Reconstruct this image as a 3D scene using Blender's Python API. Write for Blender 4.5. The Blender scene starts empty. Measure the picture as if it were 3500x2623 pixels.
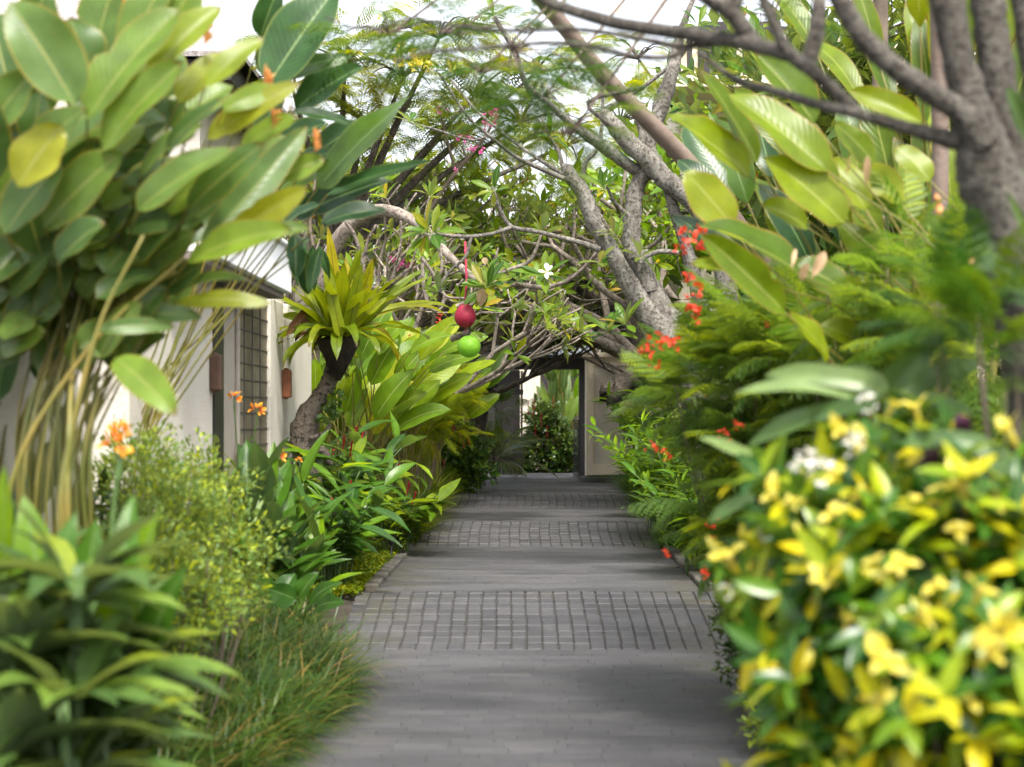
import bpy, math, random
import numpy as np
from mathutils import Vector, Matrix
rng = np.random.default_rng(7); random.seed(7)
scene = bpy.context.scene; COL = scene.collection
R = math.radians
F, CX, HY, CAMZ = 5833.0, 1750.0, 1424.0, 1.92
YP = np.array([-6, 0, 8.2, 11.4, 13.0, 17.5, 19.0, 21.8, 23.4, 27, 33, 40, 400])
ZP = np.array([-.17, 0, .235, .327, .563, .567, .734, .739, .841, .80, .74, .74, .74])
def gz(y): return np.interp(y, YP, ZP)
def A(px, py, d):
    """a point seen at (px, py) of the 3500 px wide photograph, d metres away"""
    return np.array([(px-CX)/F*d, d, CAMZ-(py-HY)/F*d])
def G(px, d, up=0.04): return np.array([(px-CX)/F*d, d, float(gz(d))+up])
def pc(y): return .016*y - .9*np.clip((7.5-y)/4, 0, 1)      # the path's centre line
def nrm(v):
    v = np.asarray(v, float); return v/np.maximum(np.linalg.norm(v, axis=-1, keepdims=True), 1e-9)
def U(a, b, n=None): return rng.uniform(a, b, n)

# ------------------------------------------------------------------ mesh building
class MB:
    def __init__(s): s.v, s.q, s.a, s.m, s.n = [], [], [], [], 0
    def add(s, v, q, a=None, mi=0):
        v = np.asarray(v, float).reshape(-1, 3); q = np.asarray(q, int).reshape(-1, 4)
        s.v.append(v); s.q.append(q+s.n); s.n += len(v)
        s.a.append(np.zeros((len(v), 3))+.5 if a is None else np.asarray(a, float).reshape(-1, 3))
        s.m.append(np.full(len(q), mi, np.int32))
    def build(s, name, mats, parent=None, smooth=True, off=None):
        me = bpy.data.meshes.new(name)
        if s.n:
            v = np.concatenate(s.v); q = np.concatenate(s.q); a = np.concatenate(s.a); m = np.concatenate(s.m)
            if off is None:
                top = parent
                while top is not None and top.parent is not None: top = top.parent
                off = np.array(top.location) if top is not None else np.zeros(3)
            v = v-off
            me.vertices.add(len(v)); me.vertices.foreach_set('co', v.astype(np.float32).ravel())
            me.loops.add(q.size); me.loops.foreach_set('vertex_index', q.astype(np.int32).ravel())
            me.polygons.add(len(q)); me.polygons.foreach_set('loop_start', (np.arange(len(q))*4).astype(np.int32))
            me.polygons.foreach_set('material_index', m)
            me.update(calc_edges=True)
            me.polygons.foreach_set('use_smooth', np.full(len(q), smooth, bool))
            at = me.attributes.new('leaf', 'FLOAT_VECTOR', 'POINT'); at.data.foreach_set('vector', a.astype(np.float32).ravel())
        for mt in (mats if isinstance(mats, (list, tuple)) else [mats]): me.materials.append(mt)
        o = bpy.data.objects.new(name, me); COL.objects.link(o)
        if parent is not None: o.parent = parent
        return o

def tag(o, label, cat, group=None, kind=None):
    o['label'] = label; o['category'] = cat
    if group: o['group'] = group
    if kind: o['kind'] = kind
    return o
def thing(name, label, cat, loc, group=None):
    o = bpy.data.objects.new(name, None); COL.objects.link(o); o.location = [float(x) for x in loc]
    o.empty_display_size = .1
    return tag(o, label, cat, group)
def struct(o): o['kind'] = 'structure'; return o
def dup(root, loc, rz=0, sc=1, label=None, tilt=0):
    r = root.copy(); COL.objects.link(r); r.location = [float(x) for x in loc]
    r.rotation_euler = (tilt, 0, rz); r.scale = (sc, sc, sc)
    if label: r['label'] = label
    for c in root.children:
        k = c.copy(); COL.objects.link(k); k.parent = r
        for g in c.children:
            h = g.copy(); COL.objects.link(h); h.parent = k
    return r

PROF = {
 'ovate':  lambda t: np.sin(np.pi*t**.72)**.85,
 'paddle': lambda t: np.clip(np.sin(np.pi*np.clip(t, 0, 1)**.85), 0, 1)**.6,
 'lance':  lambda t: np.sin(np.pi*t**.75)**1.15,
 'obov':   lambda t: np.sin(np.pi*t**1.35)**1.0,
 'strap':  lambda t: np.minimum(1, np.minimum((t+.04)*9, ((1-t)*3.2)**.8)),
 'blade':  lambda t: np.minimum(1, t*8+.3)*(1-t**2.2),
 'petal':  lambda t: np.sin(np.pi*t**1.5)**.8,
}
def leaves(mb, P, D, N, L, W, arch=.5, fold=.25, prof='ovate', ns=6, nx=4, wave=0, tint=None, mi=0, twist=0):
    P = np.atleast_2d(P).astype(float); n = len(P)
    bc = lambda x: np.broadcast_to(np.asarray(x, float), (n,)).reshape(n, 1)
    D = nrm(np.broadcast_to(D, (n, 3))); N = np.broadcast_to(np.asarray(N, float), (n, 3))
    S = np.cross(D, N); bad = np.linalg.norm(S, axis=1) < 1e-3
    S[bad] = np.cross(D[bad], [1., .3, 0]); S = nrm(S); N = np.cross(S, D)
    t = np.linspace(0, 1, ns+1)[None, :]
    a = bc(arch); a = np.where(np.abs(a) < 1e-3, 1e-3, a); L = bc(L); W = bc(W); fo = bc(fold)
    cd = np.sin(a*t)/a; cn = (np.cos(a*t)-1)/a
    C = P[:, None]+(L*cd)[..., None]*D[:, None]+(L*cn)[..., None]*N[:, None]
    nt = np.cos(a*t)[..., None]*N[:, None]+np.sin(a*t)[..., None]*D[:, None]
    St = np.broadcast_to(S[:, None], nt.shape)
    tw = bc(twist)*t
    if np.any(np.asarray(twist) != 0):
        St, nt = np.cos(tw)[..., None]*St+np.sin(tw)[..., None]*nt, np.cos(tw)[..., None]*nt-np.sin(tw)[..., None]*St
    w = np.maximum(PROF[prof](t), 0.0)*W/2
    u = np.linspace(-1, 1, nx+1)
    ph = rng.uniform(0, 6.28, (n, 1)); ph2 = rng.uniform(0, 6.28, (n, 1))
    out = np.zeros((n, ns+1, nx+1, 3)); at = np.zeros((n, ns+1, nx+1, 3))
    tint = rng.uniform(0, 1, n) if tint is None else np.broadcast_to(tint, (n,))
    if wave:
        asy = rng.uniform(.84, 1.08, (2, n, 1)); t0 = rng.uniform(.15, .9, (2, n, 1)); dp = np.where(rng.uniform(0, 1, (2, n, 1)) < .3, rng.uniform(.12, .4, (2, n, 1)), 0)
        wS = [w*asy[q]*(1-dp[q]*np.exp(-((t-t0[q])/.05)**2)) for q in (0, 1)]
    else: wS = [w, w]
    for j, uu in enumerate(u):
        w = wS[int(uu > 0)]
        wv = wave*W*np.sin(t*11+(ph if uu < 0 else ph2))*abs(uu)**1.5 if wave else 0
        out[:, :, j] = C+(uu*w*np.cos(fo))[..., None]*St+(abs(uu)*w*np.sin(fo)+wv)[..., None]*nt
        at[:, :, j, 0] = (uu+1)/2; at[:, :, j, 1] = t; at[:, :, j, 2] = tint[:, None]
    k = (ns+1)*(nx+1)
    i, j = np.meshgrid(np.arange(ns), np.arange(nx), indexing='ij')
    b = (i*(nx+1)+j).ravel()
    q = np.stack([b, b+1, b+nx+2, b+nx+1], 1)
    q = (q[None]+(np.arange(n)*k)[:, None, None]).reshape(-1, 4)
    mb.add(out, q, at, mi)
    return C[:, -1]

def spline(pts, k=5):
    p = np.asarray(pts, float)
    if len(p) < 3:
        t = np.linspace(0, 1, k+1)[:, None]; return p[0]*(1-t)+p[-1]*t
    e = np.vstack([2*p[0]-p[1], p, 2*p[-1]-p[-2]]); out = []
    for i in range(1, len(e)-2):
        t = np.linspace(0, 1, k, endpoint=False)[:, None]
        a, b, c, d = e[i-1], e[i], e[i+1], e[i+2]
        out.append(.5*((2*b)+(c-a)*t+(2*a-5*b+4*c-d)*t**2+(3*b-a-3*c+d)*t**3))
    return np.vstack(out+[p[-1][None]])
def tube(mb, pts, rad, sides=7, lump=0, mi=0, tint=None, smooth_k=0):
    """a tapered limb along pts; rad one radius per point"""
    p = np.asarray(pts, float); r = np.broadcast_to(np.asarray(rad, float), (len(p),))
    if smooth_k:
        pr = spline(np.column_stack([p, r]), smooth_k); p, r = pr[:, :3], np.maximum(pr[:, 3], 5e-4)
    T = nrm(np.gradient(p, axis=0)); m = len(p)
    ref = np.array([0, 0, 1.]) if abs(T[0][2]) < .8 else np.array([1., 0, 0])
    n0 = nrm(np.cross(T[0], ref)); Ns = [n0]
    for i in range(1, m):
        n0 = nrm(n0-T[i]*np.dot(n0, T[i])); Ns.append(n0)
    Ns = np.array(Ns); B = np.cross(T, Ns)
    th = np.linspace(0, 2*np.pi, sides, endpoint=False)
    rr = r[:, None]*(1+(lump*rng.standard_normal((m, sides)) if lump else 0))
    V = p[:, None]+(np.cos(th)[None, :, None]*Ns[:, None]+np.sin(th)[None, :, None]*B[:, None])*rr[..., None]
    V = V.reshape(-1, 3)
    V = np.vstack([V, p[-1]+T[-1]*r[-1]*.7])
    i, j = np.meshgrid(np.arange(m-1), np.arange(sides), indexing='ij')
    a = (i*sides+j).ravel(); b = (i*sides+(j+1) % sides).ravel()
    q = np.stack([a, b, b+sides, a+sides], 1)
    jj = np.arange(0, sides-1, 2); l = (m-1)*sides
    cap = np.stack([l+jj, l+(jj+1), l+(jj+2) % sides, np.full(len(jj), m*sides)], 1)
    at = np.zeros((len(V), 3)); at[:, 2] = U(0, 1) if tint is None else tint
    at[:-1, 1] = np.repeat(np.linspace(0, 1, m), sides)
    mb.add(V, np.vstack([q, cap]), at, mi)
def box(mb, x0, x1, y0, y1, z0, z1, mi=0, rz=0, c=None):
    v = np.array([[x, y, z] for z in (z0, z1) for y in (y0, y1) for x in (x0, x1)], float)
    if rz:
        c = np.array([(x0+x1)/2, (y0+y1)/2, 0]) if c is None else np.asarray(c, float)
        w = v-c; v = np.column_stack([w[:, 0]*math.cos(rz)-w[:, 1]*math.sin(rz), w[:, 0]*math.sin(rz)+w[:, 1]*math.cos(rz), w[:, 2]])+c
    mb.add(v, [[0, 2, 3, 1], [4, 5, 7, 6], [0, 1, 5, 4], [2, 6, 7, 3], [0, 4, 6, 2], [1, 3, 7, 5]], None, mi)
def hexa(mb, v, mi=0):      # 8 corners in box() order
    mb.add(v, [[0, 2, 3, 1], [4, 5, 7, 6], [0, 1, 5, 4], [2, 6, 7, 3], [0, 4, 6, 2], [1, 3, 7, 5]], None, mi)
def lathe(mb, c, prof, sides=24, mi=0, sx=1):
    th = np.linspace(0, 2*np.pi, sides, endpoint=False); pr = np.asarray(prof, float)
    V = np.stack([pr[:, None, 0]*np.cos(th)*sx, pr[:, None, 0]*np.sin(th), np.broadcast_to(pr[:, None, 1], (len(pr), sides))], -1)+np.asarray(c)
    i, j = np.meshgrid(np.arange(len(pr)-1), np.arange(sides), indexing='ij')
    a = (i*sides+j).ravel(); b = (i*sides+(j+1) % sides).ravel()
    mb.add(V, np.stack([a, b, b+sides, a+sides], 1), None, mi)
def bevel(o, w, seg=2):
    m = o.modifiers.new('bevel', 'BEVEL'); m.width = w; m.segments = seg; m.limit_method = 'ANGLE'; return o

# ------------------------------------------------------------------ materials
class NT:
    def __init__(s, name):
        s.m = bpy.data.materials.new(name); s.m.use_nodes = True; s.t = s.m.node_tree; s.t.nodes.clear()
        s.out = s.n('ShaderNodeOutputMaterial')
    def n(s, k, **kw):
        x = s.t.nodes.new(k)
        for a, b in kw.items():
            if a.startswith('_'): setattr(x, a[1:], b)
            else: s.set(x.inputs[a.replace('~', ' ')], b)
        return x
    def set(s, i, b):
        if isinstance(b, bpy.types.NodeSocket): s.t.links.new(b, i)
        else: i.default_value = b
    def math(s, op, a, b=0., c=None):
        x = s.t.nodes.new('ShaderNodeMath'); x.operation = op; s.set(x.inputs[0], a); s.set(x.inputs[1], b)
        if c is not None: s.set(x.inputs[2], c)
        return x.outputs[0]
    def mix(s, f, a, b, mode='MIX'):
        x = s.t.nodes.new('ShaderNodeMix'); x.data_type = 'RGBA'; x.blend_type = mode
        s.set(x.inputs[0], f); s.set(x.inputs[6], rgba(a)); s.set(x.inputs[7], rgba(b)); return x.outputs[2]
    def ramp(s, f, stops, interp='LINEAR'):
        x = s.t.nodes.new('ShaderNodeValToRGB'); s.set(x.inputs[0], f); e = x.color_ramp.elements; x.color_ramp.interpolation = interp
        while len(e) < len(stops): e.new(.5)
        for el, (p, c) in zip(e, stops): el.position = p; el.color = rgba(c)
        return x.outputs[0]
    def noise(s, sc, det=3, vec=None, rough=.55, col=False):
        x = s.n('ShaderNodeTexNoise', Scale=sc, Detail=det, Roughness=rough)
        if vec is not None: s.t.links.new(vec, x.inputs['Vector'])
        return x.outputs[1 if col else 0]
    def coord(s): return s.n('ShaderNodeTexCoord').outputs['Object']
    def done(s, sh, bump=None): s.t.links.new(sh, s.out.inputs[0]); return s.m
def rgba(c):
    if isinstance(c, (tuple, list)) and len(c) == 3: return (*c, 1)
    if isinstance(c, float): return (c, c, c, 1)
    return c
def maprange(nt, v, a, b, lo=0., hi=1.):
    x = nt.n('ShaderNodeMapRange', Value=v); x.inputs[1].default_value = a; x.inputs[2].default_value = b
    x.inputs[3].default_value = lo; x.inputs[4].default_value = hi; x.clamp = True; return x.outputs[0]
LK, LS = .87, 1.25
def sat(c):
    l = .3*c[0]+.6*c[1]+.1*c[2]; return tuple(max(.004, (l+(x-l)*LS)*LK) for x in c)
def leafmat(name, stops, under=None, rib=None, ribw=.03, edge=None, vein=0, vslope=1.2, rough=.42, trans=.38, spots=0., spec=.32, tipc=None):
    nt = NT(name)
    at = nt.n('ShaderNodeAttribute', _attribute_name='leaf'); sp = nt.n('ShaderNodeSeparateXYZ', Vector=at.outputs['Vector'])
    u, v, t = sp.outputs
    stops = [(p_, sat(c_)) for p_, c_ in stops]; under = sat(under) if under else None
    col = nt.ramp(t, stops)
    no = nt.noise(9, 3, nt.coord())
    col = nt.mix(1., col, nt.ramp(no, [(.25, .72), (.75, 1.22)]), 'MULTIPLY')
    au = nt.math('ABSOLUTE', nt.math('SUBTRACT', u, .5))
    h = None
    if vein:
        s_ = nt.math('SINE', nt.math('MULTIPLY', nt.math('SUBTRACT', v, nt.math('MULTIPLY', au, vslope*.5)), vein*6.28))
        col = nt.mix(nt.math('MULTIPLY', maprange(nt, s_, .3, 1), .09), col, nt.mix(1., col, (1.5, 1.4, 1.2), 'MULTIPLY')); h = s_
    if spots:
        sn = nt.noise(38, 2, nt.coord())
        col = nt.mix(maprange(nt, sn, .66, .74, 0, spots), col, (.16, .10, .03))
    if edge is not None: col = nt.mix(maprange(nt, au, .45, .49, 0, .8), col, edge)
    if tipc is not None: col = nt.mix(nt.math('MULTIPLY', maprange(nt, v, .9, .98, 0, .85), maprange(nt, nt.noise(6, 3, nt.coord()), .4, .6)), col, tipc)
    if rib is not None: col = nt.mix(maprange(nt, au, ribw*.6, ribw*1.3, .85, 0), col, rib)
    if under is not None:
        g = nt.n('ShaderNodeNewGeometry'); col2 = nt.mix(.75, col, under)
        col = nt.mix(g.outputs['Backfacing'], col, col2)
    p = nt.n("ShaderNodeBsdfPrincipled")
    nt.set(p.inputs['Base Color'], col); p.inputs['Roughness'].default_value = rough; p.inputs['Specular IOR Level'].default_value = spec
    if h is not None:
        b = nt.n('ShaderNodeBump', Strength=.12, Distance=.004, Height=h); nt.t.links.new(b.outputs[0], p.inputs['Normal'])
    tr = nt.n('ShaderNodeBsdfTranslucent'); nt.set(tr.inputs[0], nt.mix(1., col, (1.75, 1.5, .6), 'MULTIPLY'))
    mx = nt.n('ShaderNodeMixShader', Fac=trans); nt.t.links.new(p.outputs[0], mx.inputs[1]); nt.t.links.new(tr.outputs[0], mx.inputs[2])
    return nt.done(mx.outputs[0])
def bark(name, a, b, c, sc=6, bump=.6, stretch=.4, rough=.9, patch=.5):
    nt = NT(name); mp = nt.n('ShaderNodeMapping', Vector=nt.coord()); mp.inputs['Scale'].default_value = (1, 1, stretch)
    n1 = nt.noise(sc, 5, mp.outputs[0], .65); n2 = nt.noise(sc*3.3, 4, nt.coord(), .7)
    col = nt.mix(maprange(nt, n1, .38, .62), a, b); col = nt.mix(maprange(nt, n2, patch, patch+.1), col, c)
    p = nt.n('ShaderNodeBsdfPrincipled', Roughness=rough); nt.set(p.inputs['Base Color'], col)
    bp = nt.n('ShaderNodeBump', Strength=bump, Distance=.03, Height=nt.math('ADD', n1, n2)); nt.t.links.new(bp.outputs[0], p.inputs['Normal'])
    return nt.done(p.outputs[0])
def plain(name, c, rough=.6, var=.15, sc=8, bump=0., bsc=60, c2=None, spec=.5):
    nt = NT(name); n1 = nt.noise(sc, 5, nt.coord())
    k = tuple(x*(1-var) for x in c); l = tuple(min(1, x*(1+var)) for x in c) if c2 is None else c2
    p = nt.n('ShaderNodeBsdfPrincipled', Roughness=rough); nt.set(p.inputs['Base Color'], nt.ramp(n1, [(.3, k), (.7, l)]))
    p.inputs['Specular IOR Level'].default_value = spec
    if bump:
        bp = nt.n('ShaderNodeBump', Strength=bump, Distance=.01, Height=nt.noise(bsc, 3, nt.coord())); nt.t.links.new(bp.outputs[0], p.inputs['Normal'])
    return nt.done(p.outputs[0])
def petalmat(name, a, b, c=None, trans=.35):
    nt = NT(name); at = nt.n('ShaderNodeAttribute', _attribute_name='leaf'); sp = nt.n('ShaderNodeSeparateXYZ', Vector=at.outputs['Vector'])
    col = nt.ramp(sp.outputs[1], [(0, a), (.45, b)] if c is None else [(0, a), (.35, b), (.9, c)])
    col = nt.mix(1., col, nt.ramp(nt.noise(40, 2, nt.coord()), [(.3, .8), (.7, 1.15)]), 'MULTIPLY')
    p = nt.n('ShaderNodeBsdfPrincipled', Roughness=.55); nt.set(p.inputs['Base Color'], col)
    tr = nt.n('ShaderNodeBsdfTranslucent'); nt.set(tr.inputs[0], col)
    mx = nt.n('ShaderNodeMixShader', Fac=trans); nt.t.links.new(p.outputs[0], mx.inputs[1]); nt.t.links.new(tr.outputs[0], mx.inputs[2])
    return nt.done(mx.outputs[0])

M = {}
M['broad'] = leafmat('broad_leaf', [(0, (.058, .104, .038)), (.4, (.108, .170, .062)), (.8, (.18, .255, .06)), (.95, (.26, .27, .06))], under=(.17, .21, .10), rib=(.28, .30, .09), ribw=.018, edge=(.25, .20, .03), vein=16, vslope=.9, rough=.33, trans=.4, spots=.6, tipc=(.17, .10, .035))
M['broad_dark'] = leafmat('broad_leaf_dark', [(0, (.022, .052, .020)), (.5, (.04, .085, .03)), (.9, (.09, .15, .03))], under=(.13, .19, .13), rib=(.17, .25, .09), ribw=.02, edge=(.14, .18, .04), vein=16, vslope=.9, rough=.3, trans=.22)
M['broad_gold'] = leafmat('broad_leaf_gold', [(0, (.07, .12, .018)), (.4, (.15, .21, .015)), (.85, (.24, .28, .012)), (.97, (.35, .26, .02))], under=(.20, .25, .10), rib=(.33, .36, .09), ribw=.018, edge=(.28, .18, .03), vein=16, vslope=.9, rough=.33, trans=.45, spots=.3, tipc=(.17, .10, .035))
M['broad_light'] = leafmat('broad_leaf_light', [(0, (.08, .15, .03)), (.5, (.16, .25, .04)), (.85, (.27, .34, .04)), (1, (.36, .33, .03))], under=(.2, .27, .12), rib=(.33, .38, .12), ribw=.018, vein=14, vslope=.9, trans=.42)
M['canna'] = leafmat('canna_leaf', [(0, (.035, .085, .022)), (.5, (.07, .14, .03)), (.9, (.15, .23, .03))], under=(.12, .18, .10), rib=(.12, .2, .06), vein=14, rough=.36, trans=.3)
M['lily'] = leafmat('lily_leaf', [(0, (.050, .090, .032)), (.5, (.105, .165, .055)), (.88, (.16, .23, .06)), (.97, (.24, .24, .05))], under=(.15, .20, .12), rib=(.13, .2, .06), vein=10, rough=.4, trans=.3)
M['ginger'] = leafmat('ginger_leaf', [(0, (.028, .070, .018)), (.4, (.062, .13, .025)), (.72, (.12, .21, .022)), (.9, (.26, .33, .02))], under=(.11, .17, .08), rib=(.11, .19, .05), vein=12, vslope=1.6, rough=.28, trans=.3)
M['hedge'] = leafmat('hedge_ginger_leaf', [(0, (.07, .15, .014)), (.5, (.15, .26, .016)), (.9, (.25, .36, .02))], under=(.15, .23, .06), rib=(.16, .26, .05), rough=.33, trans=.4)
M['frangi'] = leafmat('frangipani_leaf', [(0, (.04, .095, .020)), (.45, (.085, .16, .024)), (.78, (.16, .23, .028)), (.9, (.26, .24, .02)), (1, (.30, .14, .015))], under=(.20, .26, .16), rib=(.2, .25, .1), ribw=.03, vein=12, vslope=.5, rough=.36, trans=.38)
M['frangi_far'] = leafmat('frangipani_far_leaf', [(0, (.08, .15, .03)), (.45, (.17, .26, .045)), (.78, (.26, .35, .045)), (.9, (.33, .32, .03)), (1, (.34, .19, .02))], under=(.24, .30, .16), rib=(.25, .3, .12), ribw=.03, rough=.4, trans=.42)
M['fern'] = leafmat('nest_fern_frond', [(0, (.07, .115, .012)), (.5, (.145, .195, .014)), (.85, (.235, .265, .016)), (1, (.33, .27, .02))], under=(.2, .25, .05), rib=(.035, .022, .01), ribw=.028, vein=30, vslope=.3, rough=.36, trans=.42, tipc=(.16, .09, .03))
M['dead'] = leafmat('dead_frond', [(0, (.07, .035, .015)), (1, (.2, .11, .05))], rib=(.04, .02, .01), rough=.8, trans=.1)
M['straw'] = leafmat('dry_leaf', [(0, (.42, .28, .17)), (1, (.6, .46, .33))], rib=(.3, .2, .1), rough=.8, trans=.2)
M['feather'] = leafmat('feathery_leaf', [(0, (.09, .18, .05)), (.5, (.18, .27, .075)), (.9, (.29, .36, .07))], under=(.15, .22, .09), rough=.5, trans=.5)
M['feather_near'] = leafmat('feathery_near_leaf', [(0, (.03, .075, .02)), (.5, (.06, .12, .03)), (.9, (.12, .18, .035))], rough=.5, trans=.4)
M['strap'] = leafmat('strap_lily_leaf', [(0, (.05, .10, .03)), (.5, (.12, .18, .075)), (1, (.22, .29, .13))], under=(.14, .2, .09), vein=0, rough=.35, trans=.3)
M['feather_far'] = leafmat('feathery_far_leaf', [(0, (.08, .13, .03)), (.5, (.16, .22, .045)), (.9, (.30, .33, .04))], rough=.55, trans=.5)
M['duranta'] = leafmat('small_leaf_pale', [(0, (.10, .17, .055)), (.5, (.21, .30, .10)), (.9, (.38, .43, .06))], under=(.2, .26, .12), rough=.4, trans=.35)
M['alla'] = leafmat('glossy_leaf', [(0, (.022, .07, .016)), (.5, (.05, .12, .02)), (.56, (.11, .21, .018)), (.74, (.29, .36, .025)), (1, (.58, .48, .03))], under=(.12, .2, .06), rib=(.2, .28, .06), rough=.28, trans=.35)
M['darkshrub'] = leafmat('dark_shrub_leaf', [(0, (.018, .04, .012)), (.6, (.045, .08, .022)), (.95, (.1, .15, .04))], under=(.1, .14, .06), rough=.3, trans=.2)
M['grass'] = leafmat('mondo_grass', [(0, (.020, .050, .014)), (.5, (.045, .09, .020)), (.84, (.09, .14, .03)), (.93, (.22, .17, .07)), (1, (.32, .22, .10))], rough=.4, trans=.25)
M['liriope'] = leafmat('border_grass_blade', [(0, (.05, .10, .012)), (.5, (.12, .18, .02)), (.9, (.25, .28, .03)), (1, (.34, .27, .08))], rough=.45, trans=.35)
M['lawn'] = leafmat('lawn_leaf', [(0, (.06, .12, .01)), (.5, (.15, .21, .012)), (.9, (.3, .32, .02))], rough=.5, trans=.35)
M['palm'] = leafmat('palm_leaf', [(0, (.03, .06, .018)), (.6, (.07, .11, .03)), (1, (.2, .22, .05))], rough=.4, trans=.3)
M['stalk'] = plain('leaf_stalk', (.12, .16, .020), .5, .3, 3, c2=(.20, .145, .022))
M['stem'] = plain('green_stem', (.07, .13, .03), .5, .25)
M['twig'] = plain('woody_twig', (.13, .10, .07), .85, .3)
M['b_frangi'] = bark('mottled_grey_bark', (.115, .102, .085), (.25, .232, .20), (.06, .05, .038), 11, .8, .5)
M['b_pale'] = bark('pale_twig_bark', (.17, .138, .112), (.29, .245, .205), (.10, .077, .06), 8, .4)
M['b_brown'] = bark('smooth_brown_bark', (.14, .098, .075), (.19, .14, .112), (.09, .06, .045), 7, .25, .6, .75, .6)
M['b_dark'] = bark('rough_dark_bark', (.075, .062, .05), (.15, .124, .10), (.04, .031, .025), 9, 1., .4)
M['b_fern'] = bark('patchy_brown_bark', (.10, .078, .06), (.19, .155, .122), (.025, .019, .015), 7, 1., .5, .9, .52)
M['b_near'] = bark('grey_near_bark', (.07, .058, .044), (.165, .146, .12), (.034, .027, .021), 14, 1.3, .5)
M['root'] = plain('root_fibre', (.022, .015, .010), .95, .5, 30, .8)
def stucco():
    nt = NT('stucco'); c = nt.coord(); n1 = nt.noise(1.5, 4, c); n2 = nt.noise(55, 3, c, .7)
    col = nt.ramp(n1, [(.3, (.56, .51, .435)), (.7, (.67, .62, .54))]); col = nt.mix(maprange(nt, n2, .35, .5, .22, 0), col, (.35, .3, .25))
    p = nt.n('ShaderNodeBsdfPrincipled', Roughness=.9); nt.set(p.inputs['Base Color'], col)
    b = nt.n('ShaderNodeBump', Strength=.8, Distance=.012, Height=n2); nt.t.links.new(b.outputs[0], p.inputs['Normal']); return nt.done(p.outputs[0])
M['stucco'] = stucco()
M['cream'] = plain('cream_render', (.74, .65, .52), .85, .06, 3, .3, 90)
M['white'] = plain('white_paint', (.84, .84, .84), .7, .02, 2)
M['taupe'] = plain('taupe_frame', (.36, .315, .27), .6, .06)
M['soffit'] = plain('soffit_board', (.22, .18, .165), .8, .1)
M['soffit2'] = plain('grey_brown_bar', (.085, .075, .062), .7, .1)
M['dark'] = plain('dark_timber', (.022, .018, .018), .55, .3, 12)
M['black'] = plain('black_metal', (.012, .012, .014), .45, .2)
M['pane'] = plain('leaded_pane', (.15, .125, .08), .75, .3, 2.2, c2=(.24, .205, .145), spec=.1)
M['rust'] = plain('rust_lamp', (.23, .075, .032), .6, .2, 20)
M['wood_lamp'] = plain('brown_lamp', (.09, .045, .028), .6, .2, 20)
M['shingle'] = bark('grey_shingle', (.25, .22, .21), (.36, .33, .32), (.17, .145, .14), 10, .5, .12)
M['tile'] = plain('grey_roof_tile', (.20, .22, .24), .6, .2, 14)
def stone(name, a, b, c, rough=.62):
    nt = NT(name); at = nt.n('ShaderNodeAttribute', _attribute_name='leaf'); sp = nt.n('ShaderNodeSeparateXYZ', Vector=at.outputs['Vector'])
    co = nt.coord(); col = nt.ramp(sp.outputs[2], [(0, a), (.5, b), (1, c)])
    mp = nt.n('ShaderNodeMapping', Vector=co); mp.inputs['Scale'].default_value = (.6, 2.2, 1)
    n0 = nt.noise(1.3, 4, mp.outputs[0], .6)
    col = nt.mix(1., col, nt.ramp(n0, [(.28, .62), (.68, 1.34)]), 'MULTIPLY')
    if name == 'sett_stone':
        px = nt.n('ShaderNodeSeparateXYZ', Vector=co); ed = nt.math('ABSOLUTE', nt.math('SUBTRACT', px.outputs[0], nt.math('MULTIPLY', px.outputs[1], .016)))
        ms = nt.math('MULTIPLY', maprange(nt, ed, .75, 1.25), maprange(nt, nt.noise(3.5, 5, co, .7), .42, .6)); col = nt.mix(nt.math('MULTIPLY', ms, .75), col, (.055, .050, .026))
        col = nt.mix(maprange(nt, nt.noise(2.2, 6, co, .75), .6, .72, 0, .35), col, (.11, .095, .08))
    col = nt.mix(1., col, nt.ramp(nt.noise(45, 3, co), [(.3, .82), (.7, 1.15)]), 'MULTIPLY')
    p = nt.n('ShaderNodeBsdfPrincipled'); nt.set(p.inputs['Base Color'], col); nt.set(p.inputs['Roughness'], maprange(nt, n0, .3, .7, rough-.12, rough+.15))
    b = nt.n('ShaderNodeBump', Strength=.5, Distance=.006, Height=nt.noise(70, 4, co)); nt.t.links.new(b.outputs[0], p.inputs['Normal'])
    return nt.done(p.outputs[0])
M['sett'] = stone('sett_stone', (.042, .041, .046), (.052, .050, .054), (.063, .060, .062))
M['joint'] = plain('sett_joint', (.040, .036, .032), .95, .4, 20, .5)
M['kerb'] = stone('kerb_stone', (.05, .045, .036), (.078, .07, .056), (.11, .098, .08), .9)
M['soil'] = plain('soil', (.035, .026, .018), .95, .5, 9, .8, 25)
M['ball_red'] = petalmat('red_lantern', (.50, .22, .24), (.46, .03, .07), (.40, .015, .05), .3)
M['cord_red'] = plain('red_cord', (.35, .02, .06), .7, .2)
M['p_orange'] = petalmat('canna_petal', (.75, .10, .02), (.85, .20, .012), (.90, .42, .02))
M['p_yellow'] = petalmat('yellow_petal', (.60, .47, .025), (.62, .51, .03), (.62, .54, .11))
M['p_red'] = petalmat('orange_red_petal', (.75, .22, .02), (.72, .045, .018), (.75, .07, .02))
M['p_spike'] = petalmat('red_bract', (.35, .01, .02), (.45, .015, .035), (.5, .03, .06))
M['p_dkred'] = petalmat('dark_red_bract', (.2, .006, .01), (.28, .01, .015))
M['p_pink'] = petalmat('pink_bract', (.55, .03, .22), (.72, .08, .34), (.8, .3, .5))
M['p_white'] = petalmat('white_petal', (.8, .6, .2), (.8, .78, .74))
M['p_peach'] = petalmat('peach_petal', (.7, .25, .05), (.75, .38, .12))
M['p_purple'] = plain('purple_bud', (.05, .012, .03), .5, .3)

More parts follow.
